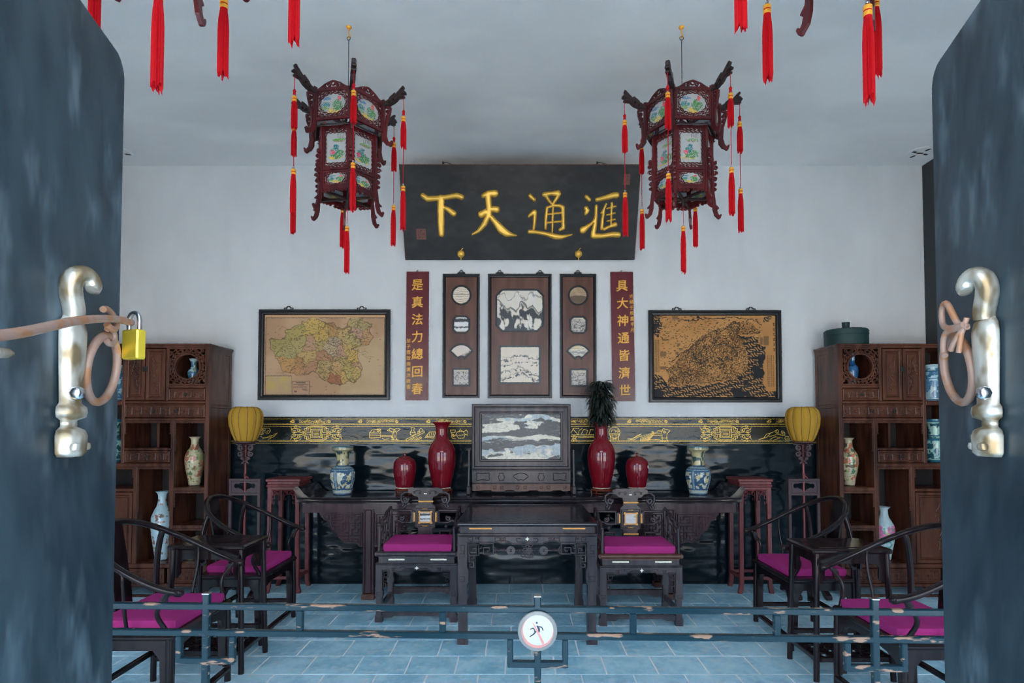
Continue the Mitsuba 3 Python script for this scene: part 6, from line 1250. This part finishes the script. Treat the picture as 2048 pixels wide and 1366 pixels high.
    def lace(x0, x1, z0, z1, l, rr):
        t = sbox(x0, z1 - .013, x1, z1).union(unary_union([Point(x, z1 - .012).buffer(.008) for x in np.arange(x0 + .01, x1, .022)])); h = (z1 - z0) * .45
        if l: t = t.union(sbox(x0, z1 - h, x0 + .009, z1)).union(unary_union([Point(x0 + .009, z).buffer(.006) for z in np.arange(z1 - h, z1, .024)]))
        if rr: t = t.union(sbox(x1 - .009, z1 - h, x1, z1)).union(unary_union([Point(x1 - .009, z).buffer(.006) for z in np.arange(z1 - h, z1, .024)]))
        k.add('lace_border', extr(t, .012, .020), w)
    for a, b, c, d, l, rr in ((lx, A(533), Zv(846), Zv(512), 1, 1), (A(552), A(786), Zv(647), Zv(512), 1, 1), (lx, A(533), Zv(1036), Zv(866), 0, 1), (lx, A(533), Zv(1228), Zv(1054), 1, 1), (A(552), A(716), Zv(1228), Zv(745), 1, 1), (A(737), rx, Zv(852), Zv(745), 1, 0)): lace(a, b, c, d, l, rr)
    k.add('inner_divider', cat(bx(A(640), A(652), .10, CD - .02, Zv(647), Zv(512)), bx(A(553), A(640), CD - .05, CD - .04, Zv(647), Zv(512))), w)
    for x in (.02, A(790), Wd - .03): k.add('base_foot', bx(x - .012, x + .018, .01, .05, 0, .10, .003), w)
    k.add('plinth', cat(bx(lx, rx, .02, .04, .0, .020, .003), bx(lx, rx, CD - .05, CD - .03, .0, .020)), w)
    return k
CK = cabinet_kit(); CYF = 5.32
CK.place('curio_cabinet', 'carved brown curio cabinet at the right with a dark green round box on top', 'cabinet', (2.912, CYF, 0))
CK.mirrored().place('curio_cabinet', 'carved brown curio cabinet at the left beside the door leaf', 'cabinet', (-2.795, CYF, 0))
RX, LX = 2.912, -2.795
def figures(seed, base, cols, dens=.53, band=None, bandcol=None):
    def fn(th, z, v):
        q = np.stack([v[:, 0] * 22, v[:, 1] * 22, v[:, 2] * 16 + seed], 1); n = nfbm(q, 3, seed); f = nfbm(q * 3, 2, seed + 1); c = np.tile(np.array(base, float), (len(th), 1)) * (.92 + .16 * f)[:, None]
        for i, col in enumerate(cols): m = nfbm(q * 1.3 + 31 * i, 3, seed + 7 * i) > dens + .02 * (i % 3); m &= (z > .08) & (z < .90); c[m] = np.array(col) * (.7 + .6 * f[m])[:, None]
        if band:
            for a, b in band: c[(z > a) & (z < b)] = bandcol
        return c
    return fn
YU = [(.048, 0), (.052, .01), (.056, .04), (.075, .14), (.088, .235), (.085, .29), (.062, .345), (.040, .385), (.034, .42), (.034, .445), (.046, .468), (.056, .476), (.050, .477), (.03, .45), (.001, .445)]
def pot(name, prof, fn, loc, label, s=1.0, z=1.0):
    k = Kit(); g, c = painted([(r * s, h * z) for r, h in prof], 110, 130, fn); k.add('', g, 'vc_gloss', True, color=c); k.place(name, label, 'vase', loc)
A = lambda u: u / 558.4 - .642
SH = lambda v: 2.5015 - v / 558.4 + .0045 - .0085 + .004
beige = figures(4, (.55, .47, .30), [(.30, .36, .14), (.16, .10, .06), (.10, .20, .12), (.50, .16, .08)], .60)
pot('figure_vase', YU, beige, (RX + .193, CYF + .20, 2.5015 - 846 / 558.4), 'cream vase painted with figures on the middle shelf of the right cabinet', .92, .93)
pot('figure_vase', YU, figures(9, (.55, .47, .30), [(.30, .36, .14), (.30, .12, .06), (.12, .20, .10), (.45, .16, .08)], .60), (LX - .230, CYF + .20, 2.5015 - 846 / 558.4), 'cream vase painted with figures on the middle shelf of the left cabinet', .96, .95)
def peony(th, z, v):
    c = figures(3, (.52, .63, .64), [], .6)(th, z, v); q = np.stack([v[:, 0] * 20, v[:, 1] * 20, v[:, 2] * 14], 1); n = nfbm(q, 3, 5); m = (z > .2) & (z < .62); f = nfbm(q * 4, 2, 3)
    c[m & (n > .50)] = np.array([.10, .34, .30]); c[m & (n > .58)] = np.array([.35, .42, .10]); pk = (z > .42) & (z < .66) & (nfbm(q + 40, 3, 8) > .47); c[pk] = np.array([.62, .20, .34]) * (.6 + .9 * f[pk])[:, None]; return c
pot('porcelain_vase', YU, peony, (RX + .505, CYF + .19, 2.5015 - 1228 / 558.4), 'white porcelain vase with pink peonies in the tall opening of the right cabinet', 1.02, 1.02)
pot('porcelain_vase', YU, figures(12, (.50, .66, .70), [(.40, .30, .08), (.20, .15, .10), (.38, .14, .10)], .655), (LX - .520, CYF + .19, 2.5015 - 1228 / 558.4), 'pale blue porcelain vase with scattered flowers in the tall opening of the left cabinet', 1.06, 1.32)
SM = [(.026, 0), (.03, .01), (.043, .08), (.047, .115), (.042, .145), (.026, .165), (.021, .19), (.024, .225), (.038, .25), (.034, .252), (.001, .24)]
bw2 = figures(6, (.30, .52, .62), [(.03, .13, .30), (.02, .10, .26)], .50, ((.0, .05), (.64, .70)), (.02, .10, .28))
pot('small_vase', SM, bw2, (RX + .205, CYF + .14, 2.5015 - 328 / 558.4), 'small blue painted vase behind the round window of the right cabinet', 1.12, 1.22)
pot('small_vase', SM, figures(16, (.36, .50, .50), [(.05, .20, .22), (.04, .13, .24), (.30, .38, .30)], .52), (LX - .222, CYF + .14, 2.5015 - 328 / 558.4), 'small green and blue painted vase behind the round window of the left cabinet', 1.05, 1.0)
PO = [(.075, 0), (.080, .01), (.086, .06), (.092, .15), (.092, .22), (.086, .265), (.070, .285), (.062, .295), (.064, .32), (.074, .338), (.070, .342), (.05, .31), (.001, .30)]
RR = [(.070, 0), (.075, .015), (.082, .08), (.086, .17), (.080, .215), (.058, .235), (.054, .25), (.056, .33), (.062, .36), (.080, .385), (.080, .40), (.06, .39), (.001, .37)]
for X0, s, side, other in ((RX, 1, 'right', 'right'), (LX, -1, 'left', 'left')):
    pot('storage_jar', PO, figures(21 + s, (.42, .60, .66), [(.04, .16, .30), (.10, .24, .38)], .52, ((.02, .05), (.60, .62), (.80, .83)), (.04, .16, .30)), (X0 + s * .965, CYF + .16, 2.5015 - 409 / 558.4), f'pale blue and white jar in the upper outer opening of the {side} cabinet')
    pot('rouleau_vase', RR, figures(25 + s, (.34, .56, .48), [(.02, .09, .11), (.03, .14, .22)], .56, ((.0, .06), (.50, .56), (.60, .63), (.93, 1)), (.03, .15, .22)), (X0 + s * .975, CYF + .16, 2.5015 - 724 / 558.4), f'green and blue painted vase in the lower outer opening of the {side} cabinet')
k = Kit(); k.add('', lathe([(.03, 0), (.035, .008), (.06, .03), (.078, .07), (.08, .078), (.074, .078), (.055, .035), (.001, .015)], 36), 'foot_rim', 40); k.place('bowl', 'small ochre bowl in the lower opening of the left cabinet', 'bowl', (LX - .235, CYF + .18, 2.5015 - 1228 / 558.4))
# round box on the right cabinet
k = Kit(); k.add('body', lathe([(.001, 0), (.185, 0), (.187, .004), (.187, .142), (.001, .142)], 48), 'hat', 40); k.add('lid', lathe([(.187, .100), (.190, .102), (.190, .146), (.176, .158), (.05, .172), (.001, .173)], 48), 'hat', 40); k.add('knob', lathe([(.034, .168), (.031, .19), (.034, .225), (.036, .230), (.001, .232)], 24), 'hat', 40)
k.place('round_box', 'dark green lidded round box standing on the right curio cabinet', 'box', (3.105, 5.53, 2.288))

# ================================================================== railing with a sign
def railing():
    k = Kit(); t = .013; w = 'rail'
    def bar(x0, x1, z0, z1): return bx(x0, x1, -t, t, z0, z1, .0035)
    zt, zl, zu = .790, .681, .566; cx = .083
    k.add('top_rail', bar(-2.2, 2.3, zt - t, zt + t), w); k.add('lower_rail', bar(-2.2, 2.3, zl - t, zl + t), w)
    for x in (-1.305, .083, 1.452):
        p = k.add('post', bar(x - t * 1.05, x + t * 1.05, 0, .842), w); k.add(p + '__cap', bx(x - .0155, x + .0155, -.0155, .0155, .840, .847, .002), 'chrome')
        k.add(p + '__base', bx(x - .06, x + .06, -.12, .12, 0, .012, .003), w)
        for s in (-1, 1): k.add('bracket_upright', bar(x + s * .113 - t * .9, x + s * .113 + t * .9, zu - t, zl - t), w)
        k.add('bracket_bar', bar(x - .113, x + .113, zu - t, zu + t), w)
    for x in (-.908, -.310, .475, 1.058): k.add('short_upright', bar(x - t, x + t, zl + t, zt - t), w)
    return k
railing().place('railing', 'low dark blue worn metal railing across the hall in front of the chairs', 'railing', (0, 2.455, 0), -1.6)
k = Kit(); S6 = 1 / 6.63 / 485; P2 = lambda l: [((u - 908) * S6, (690 - v) * S6) for u, v in l]; D2 = lambda l: [((u - 908) * S6, (690 - v) * S6, r * S6) for u, v, r in l]
k.add('outer_ring', rot(ring_lathe([(.066, -.006), (.0795, -.005), (.0815, 0), (.079, .005), (.066, .0065)], 48), [1, 0, 0], 90), 'sign_ring', 40, label='translucent grey outer ring')
k.add('disc', rot(mv(lathe([(.001, -.005), (.0675, -.005), (.0675, .006), (.001, .007)], 48), (-.0003, 0, 0)), [1, 0, 0], 90), 'sign_white', 40)
red = unary_union([Point(0, 0).buffer(.066, 24).difference(Point(.002, .006).buffer(.062, 24)), stroke(D2([(842, 570, 3), (875, 630, 9), (905, 690, 13), (945, 765, 13), (978, 835, 16)]))])
k.add('prohibition_mark', extr(red, -.0080, -.006), 'sign_red', label='faded red ring and slash')
fig = unary_union([Point(*P2([(898, 577)])[0]).buffer(13 * S6), stroke(D2([(905, 622, 9), (925, 655, 14), (930, 690, 8)])), stroke(D2([(905, 620, 5), (962, 634, 7), (980, 672, 6)])), stroke(D2([(885, 690, 9), (855, 725, 8), (812, 752, 6)])), stroke(D2([(872, 690, 7), (862, 655, 6), (845, 645, 6), (815, 660, 5)]))])
k.add('running_figure', extr(fig, -.0078, -.006), 'sign_ink', label='dark running figure')
x, z = at(1075, 1262, 2.43); k.place('round_sign', 'round white no running sign fixed to the middle post of the railing', 'sign', (x, 2.43, z), 0)
